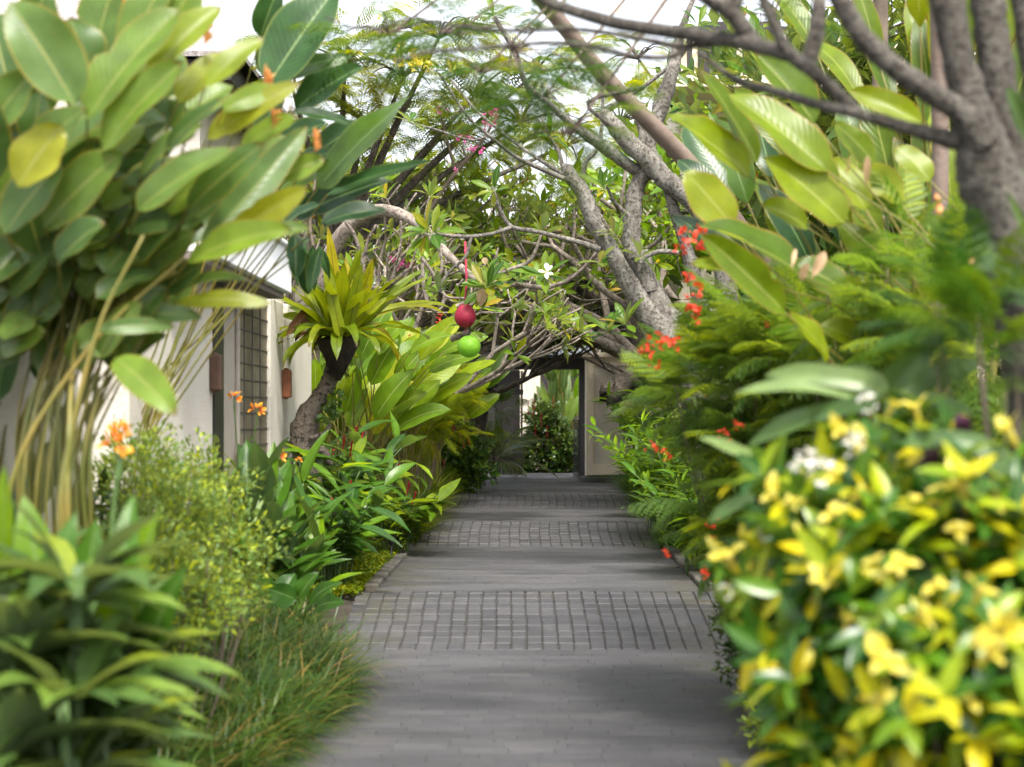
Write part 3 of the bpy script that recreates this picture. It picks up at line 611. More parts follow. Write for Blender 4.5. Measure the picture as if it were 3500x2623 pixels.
# ================================================================== left: big paddle-leaved plants
def root_fn(px0, px1, d0, d1):
    def f():
        d = U(d0, d1); return G(U(px0, px1), d, .02)
    return f
d = 6.3; T = thing('paddle_leaf_plant', 'tall paddle leaf plant with olive green leaves on long yellow stalks filling the upper left', 'plant', G(60, d))
lf, st = MB(), MB()
specs = [
 (255, 357, 33, 5, 215, .25, .45, -.5, 0, .1), (290, 330, 400, -90, 190, .3, .45), (298, 407, 620, 30, 185, .35, .6, -.3), (304, 430, 515, 262, 110, .3, .2),
 (515, 262, 757, 22, 120, .4, .85), (350, 520, 628, 212, 185, .35, .62, -.3), (608, 352, 788, 182, 110, .5, .9), (570, 505, 765, 335, 100, .3, .1), (705, 478, 1027, 283, 105, .35, .92),
 (470, 720, 810, 505, 150, .5, .5, -.3), (270, 560, 478, 585, 190, .9, .3), (640, 720, 905, 488, 130, .3, .3), (680, 862, 1052, 430, 120, .25, .42, 0, .3, .6), (760, 842, 1052, 638, 110, .5, .93),
 (930, 625, 1112, 543, 80, .5, .7), (640, 895, 1000, 785, 120, .5, .8, -.2), (600, 1040, 930, 1040, 80, .5, .9), (392, 1225, 606, 1422, 125, .55, .72, -.6, -.2, .0),
 (60, 640, 215, 430, 190, .3, .97, -.5), (140, 870, 62, 600, 190, .3, .08), (40, 330, -30, 40, 200, .3, .15), (130, 300, 150, -60, 170, .3, .25), (560, 140, 700, -110, 150, .3, .6), (420, 200, 610, -120, 170, .3, .5),
 (700, 300, 900, 130, 90, .4, .85), (760, 380, 960, 300, 80, .5, .8), (830, 600, 1000, 470, 80, .4, .55), (520, 880, 800, 660, 130, .4, .2), (420, 900, 640, 700, 150, .4, .1), (330, 860, 470, 640, 150, .4, .15),
 (240, 720, 330, 470, 150, .3, .1), (120, 520, 140, 300, 150, .3, .2), (-40, 620, -60, 300, 210, .3, .1), (-60, 900, -20, 680, 220, .3, .05), (330, 1020, 560, 930, 130, .6, .12), (200, 900, 360, 760, 150, .5, .1),
 (540, 1010, 860, 960, 100, .6, .55), (460, 1080, 690, 1085, 80, .7, .3), (450, 830, 700, 770, 120, .6, .3), (90, 1000, 10, 800, 190, .4, .06), (330, 1130, 600, 1120, 60, .7, .3), (900, 800, 1060, 780, 60, .5, .5),
 (600, 600, 830, 590, 90, .6, .2), (400, 420, 560, 400, 120, .6, .15), (820, 520, 1010, 400, 90, .5, .75), (300, 240, 240, 60, 150, .3, .3), (150, 780, 420, 520, 165, .35, .55, -.2), (60, 580, 300, 370, 170, .35, .5, -.2), (250, 650, 500, 430, 155, .3, .65, -.1), (180, 500, 430, 290, 160, .3, .4, -.1), (20, 800, 210, 560, 165, .4, .35, -.3), (350, 720, 570, 590, 135, .5, .6, -.1), (480, 600, 700, 430, 125, .4, .5, -.1), (560, 720, 770, 600, 115, .5, .7), (240, 850, 490, 760, 125, .6, .45, -.1), (-60, 480, 110, 250, 160, .3, .45, -.2), (160, 960, 330, 850, 130, .6, .35), (-40, 960, 120, 820, 150, .5, .3), (400, 300, 560, 120, 130, .4, .7)]
hand_leaves(lf, st, specs, d, stalk_root=root_fn(-60, 190, 5.9, 6.6), fan=True, ws=1.12)
# dim inner leaves behind the front ones
for _ in range(110):
    bx, by = U(-200, 560), U(250, 1120); hand_leaves(lf, st if U(0, 1) < .22 else None, [(bx, by, bx+U(20, 300), by-U(60, 330), U(130, 210), .4, U(0, .6), U(.4, 1.3))], d, stalk_root=root_fn(-90, 190, 6.4, 7.2), fan=True)
for _ in range(64):
    bx, by = U(-160, 470), U(560, 1200); hand_leaves(lf, None, [(bx, by, bx+U(60, 300), by-U(40, 260), U(120, 190), .4, U(.1, .75), U(-.1, .5))], d)
for _ in range(44):
    bx, by = U(-160, 400), U(880, 1280); hand_leaves(lf, None, [(bx, by, bx+U(60, 260), by-U(60, 260), U(100, 160), .5, U(.1, .75), U(-.1, .6))], d)
for _ in range(7):        # slender stalks leaning out, in the open lower half
    r = root_fn(-40, 190, 5.9, 6.8)(); e = A(U(200, 640), U(800, 1080), U(6.0, 7.0)); p1 = np.array([r[0]*.97, r[1], CAMZ+U(-.3, .05)]); q_ = spline([r, p1-[0, 0, .6], p1, (p1+e)/2+[-.03, 0, .08], e], 5); tube(st, q_, np.linspace(.014, .006, len(q_)), 6)
lf.build('foliage', M['broad'], T); st.build('stalks', M['stalk'], T)
for (x, y) in ((415, 45), (935, 460), (950, 595), (1075, 520), (700, 150), (905, 320)):
    m = MB(); cpt = A(x, y, 6.6); rosette(m, np.tile(cpt, (4, 1))+UPV*np.linspace(0, .06, 4)[:, None], nrm([.4, -.2, .8]), 3, .055, .035, (.3, .7), -.3, 'petal', 3, 2); m.build('flower', M['p_peach'], T)
T = thing('paddle_leaf_plant', 'darker blue green paddle leaf plant leaning over the path beside the yellow stalked one', 'plant', G(420, 9.0)); lf, st = MB(), MB()
specs = [(917, 290, 1150, -40, 190, .25, .45), (905, 270, 1010, 120, 130, .6, .35), (895, 280, 1205, 195, 75, .6, .6), (1010, 372, 1238, 228, 125, .35, .35), (1085, 645, 1412, 325, 165, .3, .8), (1120, 665, 1475, 552, 66, .3, .4), (1010, 745, 1335, 615, 120, .5, .05),
 (1100, 765, 1325, 720, 80, .6, .02), (1000, 385, 1205, 428, 50, .4, .2), (1040, 855, 1052, 1010, 55, .3, .02), (1095, 845, 1060, 1000, 60, .3, .1), (1010, 800, 1010, 950, 70, .3, .02), (960, 500, 1120, 420, 90, .5, .3), (950, 650, 1130, 560, 100, .5, .9), (960, 780, 1090, 700, 90, .5, .1), (1000, 560, 1180, 520, 80, .5, .3), (880, 480, 1000, 260, 100, .4, .5), (1060, 540, 1250, 420, 90, .5, .4), (980, 160, 1110, 60, 80, .5, .7), (890, 130, 960, -60, 100, .4, .5)]
hand_leaves(lf, st, specs, 9.0, stalk_root=root_fn(330, 430, 8.7, 9.5), fan=True, ws=1.15)
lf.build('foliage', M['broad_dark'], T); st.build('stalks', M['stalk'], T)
m = MB()

# ================================================================== left foreground planting
def low_lily(name, label, cat, loc, group, mat, n=18, L=.45, W=.12, el=(.25, 1.25), tintr=(0, 1), prof='lance', arch=.9, dirb=(0, 0)):
    T = thing(name, label, cat, loc, group); lf = MB(); az = np.arange(n)*2.4+U(0, 6); e = U(*el, n); o = np.asarray(loc)
    D = np.column_stack([np.cos(az)*np.sin(e), np.sin(az)*np.sin(e), np.cos(e)])+[dirb[0], dirb[1], 0]
    N = np.column_stack([-np.cos(az)*np.cos(e), -np.sin(az)*np.cos(e), np.sin(e)]); s = U(.6, 1.1, n)
    st = MB()
    for k_ in range(5): tube(st, [o+[U(-.06, .06), U(-.06, .06), -1.0], o+[U(-.03, .03), U(-.03, .03), .02]], [.014, .008], 6)
    st.build('stems', M['stem'], T)
    leaves(lf, o+np.column_stack([np.cos(az), np.sin(az), 0*az])*.05-[0, 0, .03], D, N+[0, -.25, .1], L*s, W*s, U(.4, 1, n)*arch, .3, prof, 8, 4, wave=.03, tint=U(*tintr, n)); lf.build('foliage', mat, T); return T
PL = low_lily('broad_leaf_lily', 'blurred broad leaf lily clump in the bottom left corner of the picture', 'plant', (-1.5, 4.3, .85), None, M['lily'], 19, .46, .165, (.25, 1.45), (0, .95))
for i, (x, y, z, sc, rz, lb) in enumerate([
 (-1.32, 4.6, .6, .8, 1, 'blurred lily clump with pale arching leaves low at the left edge'), (-1.6, 5.0, .85, 1.05, 2, 'upright lily clump under the yellow stalks at the left edge'), (-1.42, 5.3, .55, .8, 3, 'lily clump with drooping leaves just left of the mondo grass'),
 (-1.2, 4.1, .42, .75, 4, 'lowest lily clump at the bottom edge next to the mondo grass'), (-1.72, 5.6, .8, 1.1, 5, 'dark lily clump behind the bright upright leaves at the left'), (-1.62, 4.2, .6, .9, 2.4, 'lily clump cut off by the bottom left corner'), (-1.55, 6.1, .75, .9, .4, 'lily clump in front of the pale yellow green shrub')]):
    dup(PL, (x, y, z+.2), rz, sc, lb)
for i in range(32):
    yy = U(4.3, 6.2); pxx = U(-60, 430) if i < 22 else U(-80, 300); dup(PL, ((pxx-1750)/F*yy, yy, CAMZ-((U(1900, 2600) if i < 22 else U(2500, 2950))+.35*max(0, pxx-150)-1424)/F*yy), U(0, 6), U(.7, 1.0), 'blurred lily clump massed at the lower left')['group'] = 'lily clumps massed at the lower left'
T = thing('canna_plant', 'nearest canna with one blurred orange flower above broad upright leaves', 'canna', G(330, 5.6)); lf, st = MB(), MB()
specs = [(380, 2260, 560, 1600, 190, .3, .85), (300, 2300, 330, 1640, 210, .3, .5), (200, 2200, 80, 1560, 200, .3, .75), (60, 2200, 20, 1450, 150, .25, .95), (480, 2250, 640, 1800, 150, .4, .3), (150, 2100, 260, 1620, 160, .3, .3), (420, 2000, 460, 1560, 110, .3, .5), (-40, 2000, -60, 1560, 160, .3, .5), (300, 2450, 490, 2040, 120, .25, .75), (120, 2500, -40, 2150, 180, .4, .8)]
specs = [(a_, b_+60, c_, d_+130, e_, .7, *r_) for a_, b_, c_, d_, e_, f_, *r_ in specs]
hand_leaves(lf, st, specs, 5.2, prof='ovate', ws=.95)
tube(st, spline([G(360, 5.6), A(375, 2000, 5.6), A(402, 1600, 5.6)], 6), np.linspace(.012, .006, 13), 6); tube(st, spline([A(402, 1640, 5.6), A(412, 1560, 5.6)], 3), [.012, .012, .011, .009], 6)
lf.build('foliage', M['canna'], T); st.build('stem', M['stem'], T)
def canna_flower(c, s, par):
    m = MB(); c = np.asarray(c); rosette(m, [c, c+[.2*s, 0, -.25*s], c+[-.2*s, 0, -.1*s]], [[.2, -.3, .9], [.8, -.5, .1], [-.8, -.5, .3]], 4, s*.75, s*.42, (.4, 1.15), .5, 'petal', 4, 2); m.build('flower', M['p_orange'], par)
for (x, y, s) in ((396, 1510, .075), (410, 1468, .05)): canna_flower(A(x, y, 5.6), s, T)
def canna(loc, label, nst=6, fl=(), h=1.0, mat='canna'):
    T = thing('canna_plant', label, 'canna', loc, 'cannas before the villa front'); lf, st = MB(), MB(); o = np.asarray(loc)
    for k in range(nst):
        a = U(0, 6.28); b = o+[math.cos(a)*U(0, .28), math.sin(a)*U(0, .28), 0]; e = b+[U(-.12, .15), U(-.1, .1), h*U(.6, 1)]; pts = spline([b, (b+e)/2+U(-.03, .03, 3), e], 5); tube(st, pts, np.linspace(.011, .005, len(pts)), 6)
        n = 6; P = pts[np.linspace(2, len(pts)-1, n).astype(int)]; az = np.arange(n)*2.6+U(0, 6); el = np.linspace(.95, .3, n)
        D = np.column_stack([np.cos(az)*np.sin(el), np.sin(az)*np.sin(el), np.cos(el)]); N = np.column_stack([-np.cos(az)*np.cos(el), -np.sin(az)*np.cos(el), np.sin(el)])
        leaves(lf, P, D, N+[0, -.4, 0], U(.38, .55, n), U(.13, .19, n), U(.2, .7, n), .35, 'ovate', 8, 4, wave=.03, tint=np.clip(U(.2, .9)+U(-.2, .2, n), 0, 1))
    for (x, y, s) in fl:
        c = A(x, y, loc[1]-.1); tube(st, spline([o+[(c[0]-o[0])*.6, 0, h*.6], (o+c)/2+[0, 0, .35], c-[0, 0, .08], c], 4), np.linspace(.006, .004, 13), 5)
    lf.build('foliage', M[mat], T); st.build('stems', M['stem'], T)
    for (x, y, s) in fl: canna_flower(A(x, y, loc[1]-.1), s, T)
    return T
canna(G(830, 11.7), 'canna with two orange flowers standing against the leaded villa window', 8, [(800, 1355, .075), (878, 1395, .075)], 1.02)
canna(G(930, 12.4), 'canna with orange flowers low beside the fern trunk', 8, [(880, 1550, .055), (950, 1555, .08), (1022, 1570, .03)], .92)
canna(G(930, 12.0), 'flowerless canna with broad leaves in front of the fern trunk', 9, [], .8); canna(G(720, 12.3), 'thin canna with narrow leaves before the white villa wall', 4, [], .7)
# pale small-leaved shrub
T = thing('pale_shrub', 'rounded shrub of tiny yellow green leaves between the lilies and the cannas', 'shrub', G(620, 8.6)); m, tw = MB(), MB()
for (x, y, dd, r, n) in ((560, 1800, 8.3, .33, 3800), (720, 1900, 8.8, .33, 3600), (620, 2050, 7.9, .3, 3000), (480, 1640, 8.6, .3, 2600), (660, 1680, 9.2, .25, 2200), (440, 1950, 7.7, .3, 2200)):
    c = A(x, y, dd); shrub(m, c, (r, r*.9, r*.95), n, .04, .017, 'ovate', .35, .35, 3, 2, arch=.4); twigs(tw, np.array([c[0], c[1], gz(c[1])]), c, (r, r, r), 12, .007)
m.build('foliage', M['duranta'], T); tw.build('stems', M['twig'], T)
# mondo grass along the near left edge: a mass nobody could count
def grass(name, label, mat, pts_fn, n, L, W, el=(.2, 1.1), arch=1.3, prof='blade', bias=(0, 0, 0), ns=5, tintr=(0, 1)):
    P = pts_fn(n); n = len(P); az = U(0, 6.28, n); e = U(*el, n); D = np.column_stack([np.cos(az)*np.sin(e), np.sin(az)*np.sin(e), np.cos(e)])+np.array(bias); N = np.column_stack([-np.cos(az)*np.cos(e), -np.sin(az)*np.cos(e), np.sin(e)])
    m = MB(); s = U(.6, 1.1, n); leaves(m, P, D, N, L*s, W, U(.5, 1, n)*arch, .2, prof, ns, 1, tint=U(*tintr, n)); o = m.build(name, mat); o['kind'] = 'stuff'; o['label'] = label; o['category'] = 'grass'; return o
def tufts(n, y0, y1, e0, e1, hmax=.0, nt=60):
    cy = U(y0, y1, nt); ce = U(0, 1, nt); i = rng.integers(0, nt, n); y = cy[i]+.09*rng.standard_normal(n); x = pc(np.maximum(y, 7.5))-1.27-e0-.17*np.clip((9.5-y)/2, 0, 1)-(e1-e0)*ce[i]+.07*rng.standard_normal(n)
    return np.column_stack([x, y, gz(y)+hmax*ce[i]-.02])
grass('mondo_grass', 'dark mondo grass spilling over the left path edge in the foreground', M['grass'], lambda n: tufts(n, 5.0, 11.2, .02, 1.15, .38, 330), 44000, .5, .009, (.1, 1.1), 1.7, bias=(.22, -.1, 0))
T = thing('glossy_leaf_plant', 'low plant of wide glossy dark leaves behind the mondo grass at the path edge', 'plant', G(1050, 11.3)); m = MB()
hand_leaves(m, None, [(1010, 2050, 900, 2010, 90, .9, .1), (1020, 2045, 1090, 1955, 80, .8, .2), (1060, 2060, 1170, 1990, 80, .9, .15), (960, 2050, 1010, 1960, 90, .8, .1), (1080, 2080, 1180, 2060, 70, .9, .1), (930, 2040, 850, 1960, 80, .8, .2), (990, 2080, 920, 2100, 80, 1, .1), (1100, 2050, 1130, 2000, 60, .8, .3)], 10.9, prof='ovate'); m.build('foliage', M['canna'], T)

# ================================================================== left middle: fern tree, red gingers, border grasses
d = 14.6; T = thing('leaning_tree', 'leaning patchy brown frangipani trunk carrying the nest fern left of the path', 'tree', G(1075, d)); m = MB()
tr = [(1095, 1900, 34), (1075, 1700, 38), (1046, 1580, 46), (1040, 1490, 47), (1058, 1420, 40), (1100, 1350, 29), (1130, 1285, 27), (1150, 1220, 27), (1180, 1165, 25), (1212, 1110, 20), (1238, 1060, 15)]
def wood(m, pts, d, sides=10, lump=.06, k=4, tint=None):
    d = np.broadcast_to(np.asarray(d, float), (len(pts),)); tube(m, [A(x, y, dd) for (x, y, r), dd in zip(pts, d)], [r/F*dd for (x, y, r), dd in zip(pts, d)], sides, lump, smooth_k=k, tint=tint)
wood(m, tr, d, 14, .08, 5); wood(m, [(1055, 1560, 20), (1100, 1540, 17), (1130, 1590, 10)], d-.1); wood(m, [(1130, 1450, 9), (1110, 1480, 8), (1060, 1500, 9)], d-.12, 6)
wood(m, [(1238, 1060, 13), (1262, 980, 11), (1245, 960, 9), (1240, 900, 8), (1210, 800, 6), (1180, 760, 5)], d, 7, .05); wood(m, [(1262, 985, 9), (1320, 985, 8), (1385, 930, 7), (1400, 920, 5)], d, 7); wood(m, [(1245, 900, 7), (1255, 830, 6), (1285, 770, 5)], d, 6); wood(m, [(1300, 1000, 6), (1250, 975, 9)], d, 6)
m.build('trunk', M['b_fern'], T)
m = MB(); q = [A(x, y, d-.12) for x, y in ((1120, 1400), (1135, 1370), (1150, 1390), (1110, 1440), (1145, 1420), (1160, 1350))]
for c in q: rosette(m, np.tile(c, (6, 1))+U(-.05, .05, (6, 3)), sphere_dirs(6), 4, .06, .035, (.4, 1.3), .4, 'ovate', 3, 2)
m.build('trunk_creeper', M['ginger'], T)
T = thing('nest_fern', 'yellow green nest fern with wavy fronds perched on the leaning trunk', 'fern', A(1155, 1165, d-.1)); c = np.array(T.location)
m = MB(); n = 60; az = np.arange(n)*2.399; e = np.linspace(.1, 1.22, n)+U(-.1, .1, n); D = np.column_stack([np.cos(az)*np.sin(e), np.sin(az)*np.sin(e), np.cos(e)]); N = np.column_stack([-np.cos(az)*np.cos(e), -np.sin(az)*np.cos(e), np.sin(e)])
s = U(.75, 1.1, n); leaves(m, c+D*[.06, .06, .0]+[0, 0, .02], D, N, .72*s, .115*s, np.where(e > .85, 1.6, .45)*U(.6, 1.1, n), .28, 'strap', 14, 4, wave=.16, tint=np.clip(U(0, .9, n), 0, 1))
S1 = [(1170, 1150, 1120, 770, 42, .1, .95), (1165, 1150, 1105, 880, 46, .2, .7), (1200, 1120, 1180, 880, 44, .3, .97), (1215, 1120, 1275, 880, 44, .1, .9), (1190, 1140, 1240, 900, 46, .1, .6), (1240, 1110, 1440, 925, 34, .5, .5, .1, .4), (1250, 1110, 1480, 945, 30, .6, .7, .2, .5), (1180, 1150, 1325, 1015, 34, .5, .8), (1150, 1150, 985, 1050, 40, 1.2, .4), (1150, 1150, 955, 1080, 34, 1.5, .6), (1155, 1150, 1000, 1120, 36, 1.3, .3), (1160, 1155, 1155, 1040, 44, .5, .5)]
hand_leaves(m, None, S1, d-.15, prof='strap', ns=14)
hand_leaves(m, None, [(1240, 1080, 1560, 1080, 22, 1.35, .8, .3, .9), (1260, 1070, 1545, 1110, 20, 1.2, .9, .4, .9), (1270, 1090, 1450, 1070, 20, 1., .9, .3, .4), (1270, 1100, 1360, 1240, 22, 1.5, .95, .3, .2)], d, prof='strap', ns=16)
m.build('fronds', M['fern'], T)
m = MB(); hand_leaves(m, None, [(1050, 1060, 978, 1150, 26, .7, .3), (1055, 1085, 1008, 1170, 22, .5, .2), (1080, 1110, 1020, 1160, 20, .6, .5), (1040, 1090, 990, 1140, 18, .4, .1), (1110, 1130, 1070, 1200, 18, .4, .3)], d-.2, prof='strap'); m.build('dead_fronds', M['dead'], T)
m = MB(); lathe(m, c+[0, .02, -.22], [(.02, -.12), (.06, -.05), (.11, .05), (.16, .15), (.19, .22), (.1, .26)], 14)
for _ in range(260):
    a = U(0, 6.28); z = U(-.1, .2); r = .07+.45*max(0, z); p0 = c+[r*math.cos(a), r*math.sin(a), z-.2]; tube(m, [p0, p0+U(-.04, .04, 3), p0+U(-.07, .07, 3)], [.004, .003, .001], 4)
m.build('root_ball', M['root'], T)
g_red = 'red gingers along the left border'
ginger_clump('red_ginger', 'tall red ginger with crimson spikes beside the fern trunk', 'ginger', G(1120, 14.6), g_red, M['ginger'], 20, (.8, 1.15), .44, .11, 9, (.05, -.05), .55, (0, .8), 4, fsz=.13)
for px, dd, lb, mt, tr_, hh in ((1130, 14.0, 'red ginger with dark drooping leaves nearest the path kerb', 'ginger', (0, .7), (.55, .95)), (1120, 13.4, 'red ginger with deep green leaves in front of the leaning trunk', 'ginger', (0, .5), (.5, .8)), (1150, 15.2, 'red ginger with bright yellow leaves reaching toward the path', 'ginger', (.3, 1), (.7, 1.05)), (1340, 16.6, 'small red ginger with lime leaves just before the border grass', 'ginger', (.5, 1), (.4, .75)), (1090, 15.8, 'red ginger between the villa pier and the leaning trunk', 'ginger', (.2, .8), (.9, 1.2))):
    ginger_clump('red_ginger', lb, 'ginger', G(px, dd), g_red, M[mt], 14, hh, .42, .11, 8, (.12, -.1), .6, tr_, 2, fsz=.11)
ginger_clump('bronze_cordyline', 'young plant with pink red leaf tips against the white villa pier', 'plant', G(985, 15.5), None, M['hedge'], 6, (.75, 1.0), .26, .05, 6, (0, 0), .25, (.2, .8), 4, 'p_pink', fsz=.1)
def lawn(name, label, sg, y0, y1, w0, w1, n):
    m = MB(); y = U(y0, y1, n); off = U(w0, w1, n); x = pc(y)+sg*(1.36+off); az = U(0, 6.28, n)
    leaves(m, np.column_stack([x, y, gz(y)+U(.0, .05, n)]), np.column_stack([np.cos(az), np.sin(az), U(.2, 1.6, n)]), UPV, .055, .026, .5, .2, 'ovate', 2, 1); o = m.build(name, M['lawn']); o['kind'] = 'stuff'; o['label'] = label; o['category'] = 'ground cover'
lawn('ground_cover', 'bright yellow green ground cover inside the left kerb below the gingers', -1, 12.9, 17.6, 0, .7, 9000); lawn('ground_cover', 'ground cover inside the right kerb under the feathery shrub', 1, 9.0, 18, 0, .6, 9000)
m = MB(); T = thing('garden_spike', 'thin black garden light stake in the ground cover by the left kerb', 'stake', A(1337, 1890, 15.9)); e = np.array(T.location); e[2] = gz(15.9); tube(m, [e, e+[0, 0, .17]], .011, 6); m.build('stake', M['black'], T); m = MB(); lathe(m, e, [(.0, .24), (.03, .23), (.035, .17), (.012, .16)], 10); m.build('lamp_head', M['black'], T)
# border grass further on, both sides
def edge_tufts(n, y0, y1, sg, nt, w=.45):
    cy = U(y0, y1, nt); ce = U(0, w, nt); i = rng.integers(0, nt, n); y = cy[i]+.06*rng.standard_normal(n); x = pc(y)+sg*(1.30+ce[i])+.05*rng.standard_normal(n); return np.column_stack([x, y, gz(y)])
grass('border_grass', 'bright border grass clumps along the left path edge toward the gate', M['liriope'], lambda n: edge_tufts(n, 17.8, 27, -1, 70), 14000, .6, .012, (.05, .75), 1.3, bias=(.12, -.05, 0))
grass('border_grass', 'fine green border grass along the right path edge below the hedge', M['grass'], lambda n: edge_tufts(n, 17, 27, 1, 50, .35), 6000, .42, .010, (.1, .9), 1.5, bias=(-.2, -.05, 0), tintr=(.2, .8))
# broad-leaved gold plants behind the fern
def broad_clump(name, label, loc, n, H, L, W, mat, group=None, lean=(0, 0), tintr=(0, 1), spread=.5, sway=(0, 0)):
    T = thing(name, label, 'plant', loc, group); lf, st = MB(), MB(); o = np.asarray(loc)
    for _ in range(n):
        az = U(0, 6.28); h = U(*H); rr = U(.2, 1)*spread*h; b = np.array([math.cos(az)*rr+lean[0]*h, math.sin(az)*rr+lean[1]*h, h]); p0 = o+U(-.15, .15, 3)*[1, 1, 0]; e = o+b
        tube(st, spline([p0, p0+(b*[.3, .3, .6]), e], 4), np.linspace(.011, .005, 9), 5)
        D = nrm(b*[1, 1, .25]+[0, 0, U(.1, .7)*h]+np.array([sway[0], sway[1], 0])*h); s = U(.7, 1.15)
        leaves(lf, e, D, [0, -1., .55]+U(-.4, .4, 3), L*s, W*s, U(.3, 1.), .2, 'paddle', 8, 4, wave=.03, tint=U(*tintr))
    lf.build('foliage', mat, T); st.build('stalks', M['stalk'], T); return T
bg_ = 'gold green paddle leaf plants behind the fern'
for px, dd, lb, hh, n in ((1225, 17.0, 'gold green paddle leaf clump directly behind the nest fern trunk', (1.1, 2.0), 44), (1345, 18.2, 'gold green paddle leaf clump under the red lantern', (1.1, 1.9), 36), (1130, 18.0, 'gold green paddle leaf clump at the edge of the villa pier', (.9, 1.9), 34), (1460, 21.5, 'yellow paddle leaf clump beside the green lantern near the rough trunk', (1.0, 1.8), 30)):
    broad_clump('gold_leaf_plant', lb, G(px, dd), n, hh, .58, .24, M['broad_light'], bg_, (.08, -.05), (.1, .95), .4, (.3, -.1))

# ================================================================== feathery shrubs
def feathery(name, label, loc, ctrs, nf, L, mat, group=None, flowers=(), np_=7, nl=9, base_r=.008, cat='shrub', yel=(0, 1), up=.5, fm='p_red', fr=.043, lw=.45, ll=.3):
    T = thing(name, label, cat, loc, group); m, tw = MB(), MB(); o = np.asarray(loc)
    for (c, r) in ctrs:
        c = np.asarray(c); n = int(nf*np.prod(r)**(1/3)/.4); p, dd = blob_points(n, *(np.array(r)*.8), .3, .35); D = nrm(dd*1.0+UPV*up+U(-.5, .5, (n, 3)))
        bipinnate(m, p+c, D, UPV*1.2+dd*.2+U(-.3, .3, (n, 3)), U(.7, 1.15, n)*L, np_, nl, U(.4, 1.1, n), ll=ll, lw=lw, tintr=yel); twigs(tw, o, c, r, 7, base_r)
    m.build('foliage', mat, T); tw.build('stems', M['twig'], T)
    for (x, y, d_, s) in flowers:
        f = MB(); cluster(f, A(x, y, d_-.55), fr*s, 7, fr*s*.75, fr*s*.5, 4); f.build('flower', M[fm], T)
    return T
fg = 'feathery peacock flower shrubs'
feathery('peacock_flower', 'feathery shrub with a few yellowing sprays below the green lantern', G(1440, 19.5), [(A(1430, 1420, 19.2), (.5, .5, .42)), (A(1500, 1330, 19.8), (.38, .4, .35)), (A(1400, 1330, 20), (.35, .35, .3))], 190, .36, M['feather_far'], fg, [(1500, 1082, 19, 1.3), (1402, 1148, 18.5, .4), (1425, 1172, 18.5, .35)], 8, 8, yel=(.35, 1), lw=.6)
def gpos(x, y, d_): return A(x, y, d_)
feathery('peacock_flower', 'large feathery shrub with orange red flower heads right of the path', G(2620, 9.6), [(A(2540, 1330, 9.3), (.5, .45, .40)), (A(2760, 1420, 9.0), (.5, .45, .42)), (A(2670, 1560, 9.2), (.30, .4, .28)), (A(2660, 1640, 9.2), (.5, .4, .38)), (A(2420, 1330, 9.6), (.3, .3, .2)), (A(2900, 1250, 8.8), (.5, .4, .4)), (A(2650, 1790, 9.1), (.30, .4, .26)), (A(2740, 1830, 9.2), (.5, .4, .3)), (A(3050, 1420, 8.6), (.5, .4, .5)), (A(2620, 1180, 9.2), (.32, .3, .22)), (A(3120, 1050, 7.8), (.38, .4, .38)), (A(3300, 1200, 7.5), (.4, .4, .4)), (A(2800, 1200, 8.8), (.4, .4, .2))], 88, .36, M['feather'], fg,
 [(2360, 815, 9.2, 1.5), (2405, 778, 9.2, .7), (2330, 840, 9.2, .8), (2345, 960, 9.2, .9), (2375, 985, 9.2, 1.), (2352, 1062, 9.2, 1.1), (2380, 1090, 9.2, .7), (2245, 1160, 9.2, .9), (2290, 1165, 9.2, .9), (2230, 1200, 9.2, 1.), (2305, 1195, 9.2, .6), (2235, 1240, 9.2, .7), (2195, 1195, 9.2, .5), (2525, 1452, 8.8, .6), (2475, 1490, 8.8, .7), (2225, 1530, 9.2, .7), (2275, 1555, 9.2, .6), (2430, 1785, 8.6, .7), (2410, 1960, 8.6, .6), (2280, 1888, 8.8, .5), (2440, 1845, 8.6, .4), (2620, 1110, 8.6, .3)], 8, 8, lw=.75, ll=.38)
for x, y in ((2360, 860), (2370, 1010), (2260, 1220)): pass

feathery('peacock_flower', 'blurred olive feathery sprays in front of the near grey trunk at the right edge', G(3560, 4.7), [(A(3440, 1180, 4.6), (.24, .2, .22)), (A(3330, 1060, 4.8), (.16, .16, .14))], 60, .26, M['feather_near'], fg, [], 7, 7, lw=.75, ll=.38)
# ================================================================== right: hedge gingers and paddle-leaved plants
hg = 'bright ginger hedge plants along the right border'
for px, dd, lb, hh in ((2262, 22.5, 'bright ginger clump at the foot of the dark rough trunk', (.9, 1.5)), (2275, 20.0, 'bright ginger clump spilling to the path edge opposite the border grass', (.6, 1.2)), (2300, 18.0, 'bright ginger clump with layered leaves midway along the right hedge', (.6, 1.15)), (2365, 16.2, 'bright ginger clump behind the low orange red flowers', (.6, 1.1)), (2430, 14.6, 'nearest bright ginger clump above the right kerb', (.45, .9)), (2400, 21.0, 'bright ginger clump at the back beside the cream gate pillar', (1.0, 1.6)), (2400, 17.5, 'bright ginger clump half hidden behind the feathery shrub', (.9, 1.4)), (2270, 25.5, 'bright ginger clump in front of the shaded wall right of the gate pillar', (.8, 1.3))):
    ginger_clump('hedge_ginger', lb, 'ginger', G(px, dd), hg, M['hedge'], 34, hh, .28, .052, 17, (-.12, -.1), .5, (0, .9), 0, r0=.25)
T = thing('paddle_leaf_plant', 'big paddle leaf plant with bright yellow green leaves high on the right', 'plant', G(2860, 7.4)); lf, st = MB(), MB()
